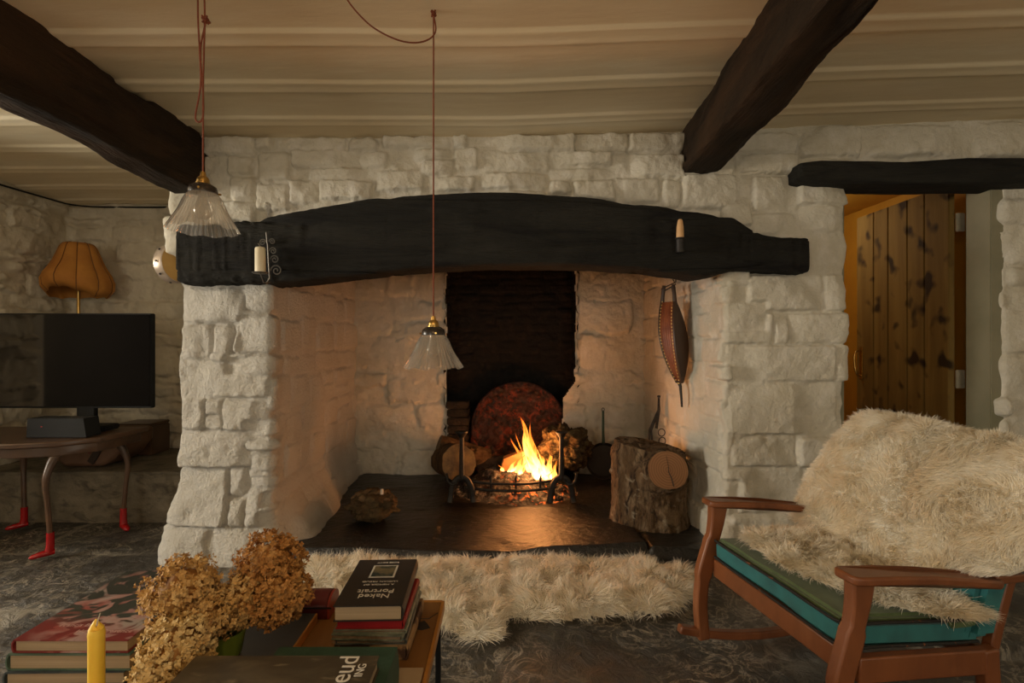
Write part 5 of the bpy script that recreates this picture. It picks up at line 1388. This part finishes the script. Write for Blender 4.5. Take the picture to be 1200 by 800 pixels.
# yellow candle
yc = thing('taper_candle', 'tall yellow candle standing in the foreground in front of the art books', 'candle', (at(113, 760, .80).x, .80, TZ))
hC = EYE-(733-403)/600*.80-TZ
MB().lathe([(0, .03), (.0115, .03), (.0113, hC-.018), (.0118, hC-.012), (.010, hC-.004), (.006, hC), (.003, hC+.004), (0, hC+.004)], 24,
           rad=lambda r, z, th, i: (r*(1+.06*math.cos(3*th+z*30)*(i > 3)), z+(.006*math.cos(th-2.5)*(i > 4)))).build('wax', M_yellow, yc)
MB().tube([(0, 0, hC), (.002, 0, hC+.008), (.006, 0, hC+.020)], [.0014, .0012, .0008], 6).build('wick', mat('pale_wick', (.5, .45, .36), (.55, .5, .4)), yc)
MB().lathe([(0, 0), (.040, 0), (.042, .006), (.018, .012), (.015, .035), (.013, .035), (.012, .02), (0, .02)], 28).build('candlestick', M_brass, yc)

# ------------------------------------------------------------------ hydrangeas
pot = thing('plant_pot', 'small glossy green ceramic pot holding the dried hydrangeas', 'pot', (at(264, 745, 1.17).x, 1.17, .3595))
MB().lathe([(0, 0), (.030, 0), (.034, .006), (.043, .052), (.044, .058), (.041, .058), (.039, .052), (.031, .010), (0, .010)], 40).build('pot_wall', mat('lime_glaze', (.17, .26, .035), (.22, .32, .05), 6, .3), pot)
M_stem = mat('dry_stem', (.14, .13, .04), (.2, .18, .07), 20, .7)
def petal_mat(name, a, b, c):
    return mix_mat(name, [a, (b, 22, .45, .7, O1, .3), (c, 14, .58, .75, O1, .5)], .75)
PM = [petal_mat('petals_straw', (.50, .29, .09), (.68, .47, .20), (.28, .11, .03)), petal_mat('petals_brown', (.40, .18, .04), (.52, .29, .09), (.18, .065, .018)), petal_mat('petals_pale', (.60, .41, .16), (.74, .58, .30), (.36, .18, .05))]
def hydrangea(px, py, Y, rpx, m, seed, label, flat=1.0):
    c = at(px, py, Y); r = rpx/600*Y
    base = Vector((pot.location.x, pot.location.y, pot.location.z+.012))
    t = thing('dried_hydrangea', label, 'flower', base, 0, None)
    g = np.random.default_rng(seed)
    n = int(1300*(r/.075)**2)
    d = g.normal(size=(n, 3)); d /= np.linalg.norm(d, axis=1)[:, None]
    lump = 1+.40*fbm(d[:, 0]*2.6, d[:, 1]*2.2, d[:, 2]*2.2, seed, 3)
    rad = r*lump*(.72+.28*g.uniform(size=n)**.5)
    P = d*rad[:, None]*np.array([1, 1, flat])
    V = []; F = []
    for i in range(n):
        ctr = P[i]; nn = d[i]+g.normal(size=3)*.45; nn /= np.linalg.norm(nn)
        a = np.cross(nn, g.normal(size=3)); a /= np.linalg.norm(a); b = np.cross(nn, a)
        s = .0062*g.uniform(.6, 1.35)
        for q in range(4):
            an = q*PI/2+g.uniform(-.2, .2); e = a*math.cos(an)+b*math.sin(an); f = -a*math.sin(an)+b*math.cos(an); k = len(V)
            cu = nn*s*g.uniform(-.1, .8)
            V += [ctr, ctr+e*s*.6+f*s*.5+cu*.4, ctr+e*s*1.15+cu+nn*s*g.uniform(-.2, .3), ctr+e*s*.6-f*s*.5+cu*.4]
            F.append((k, k+1, k+2, k+3))
    V = np.array(V)+np.array(c-base)
    o = mesh('flower_head', V, F, m, t, smooth=False)
    cl = c-base
    MB().tube(catmull([(g.uniform(-.012, .012), g.uniform(-.012, .012), 0), (cl.x*.3, cl.y*.3, .04+cl.z*.2), (cl.x*.8, cl.y*.8, cl.z*.75), cl], 5), .0028, 6).build('stem', M_stem, t)
    core = blob('seed_core', cl, (r*.62, r*.62, r*.62*flat), seed, .15, MATS['petals_brown'], t, 4, 3)
    return t
hydrangea(216, 693, 1.13, 40, PM[0], 1, 'straw and brown dried hydrangea head, upper left of the bunch')
hydrangea(207, 760, 1.04, 40, PM[2], 2, 'palest dried hydrangea head drooping at the lower left of the bunch')
hydrangea(240, 727, 1.10, 30, PM[0], 3, 'dried hydrangea head in the middle of the bunch above the pot')
hydrangea(318, 662, 1.25, 38, PM[1], 4, 'brownest dried hydrangea head at the top right of the bunch')
hydrangea(325, 697, 1.20, 36, PM[1], 5, 'tan dried hydrangea head at the right of the bunch over the dark book')
hydrangea(284, 703, 1.18, 31, PM[0], 6, 'dried hydrangea head hanging directly over the green pot rim')
hydrangea(184, 788, 1.0, 24, PM[2], 7, 'small pale dried hydrangea tuft at the bottom left of the bunch')

# ------------------------------------------------------------------ light
def area(name, loc, rot, sx_, sy_, power, color):
    l = bpy.data.lights.new(name, 'AREA'); l.shape = 'RECTANGLE'; l.size = sx_; l.size_y = sy_; l.energy = power; l.color = color
    o = bpy.data.objects.new(name, l); o.location = loc; o.rotation_euler = rot; COL.objects.link(o); return o
def point(name, loc, power, color, r=.05):
    l = bpy.data.lights.new(name, 'POINT'); l.energy = power; l.color = color; l.shadow_soft_size = r; l.specular_factor = .05
    o = bpy.data.objects.new(name, l); o.location = loc; COL.objects.link(o); return o
DAY = (1.0, .90, .72)
area('window_daylight_1', (-2.0, wy-.05, 1.25), (R(112), 0, 0), 1.3, 1.05, 24, DAY)
area('window_daylight_2', (1.65, wy-.05, 1.25), (R(112), 0, 0), 1.2, 1.05, 30, DAY)
area('window_daylight_3', (-5.12, 1.15, 1.33), (0, R(-100), 0), 1.15, 1.5, 175, (1.0, .91, .76))
point('ceiling_fill', (-.1, -.2, 1.72), 13.0, (1, .62, .30), .12)  # warm light without a fitting, added to brighten the ceiling
point('fire_glow', (.20, 3.46, .38), 14, (1, .36, .10), .09)
point('fire_glow_low', (.16, 3.40, .26), 4, (1, .36, .10), .06)
point('passage_fill', (2.0, 3.75, 1.9), 5.5, (1, .88, .65), .06)  # unseen source, added to light the ochre passage
w = bpy.data.worlds.new('world'); bpy.context.scene.world = w; w.use_nodes = True
w.node_tree.nodes['Background'].inputs[0].default_value = (.75, .85, 1, 1); w.node_tree.nodes['Background'].inputs[1].default_value = .4

# ------------------------------------------------------------------ camera
sc = bpy.context.scene
cam = bpy.data.cameras.new('camera'); co = bpy.data.objects.new('camera', cam); COL.objects.link(co)
co.location = (0, 0, EYE); co.rotation_euler = (R(90), 0, 0)
cam.sensor_width = 36; cam.lens = 18; cam.shift_x = 10/1200; cam.shift_y = 3/1200; cam.clip_start = .02
sc.camera = co
sc.view_settings.view_transform = 'Standard'; sc.view_settings.look = 'None'; sc.view_settings.gamma = 1; sc.view_settings.use_curve_mapping = False
sc.view_settings.exposure = 0.0
sc.cycles.use_denoising = True
sc.cycles.max_bounces = 8; sc.cycles.transparent_max_bounces = 24
sc.cycles.sample_clamp_indirect = 4
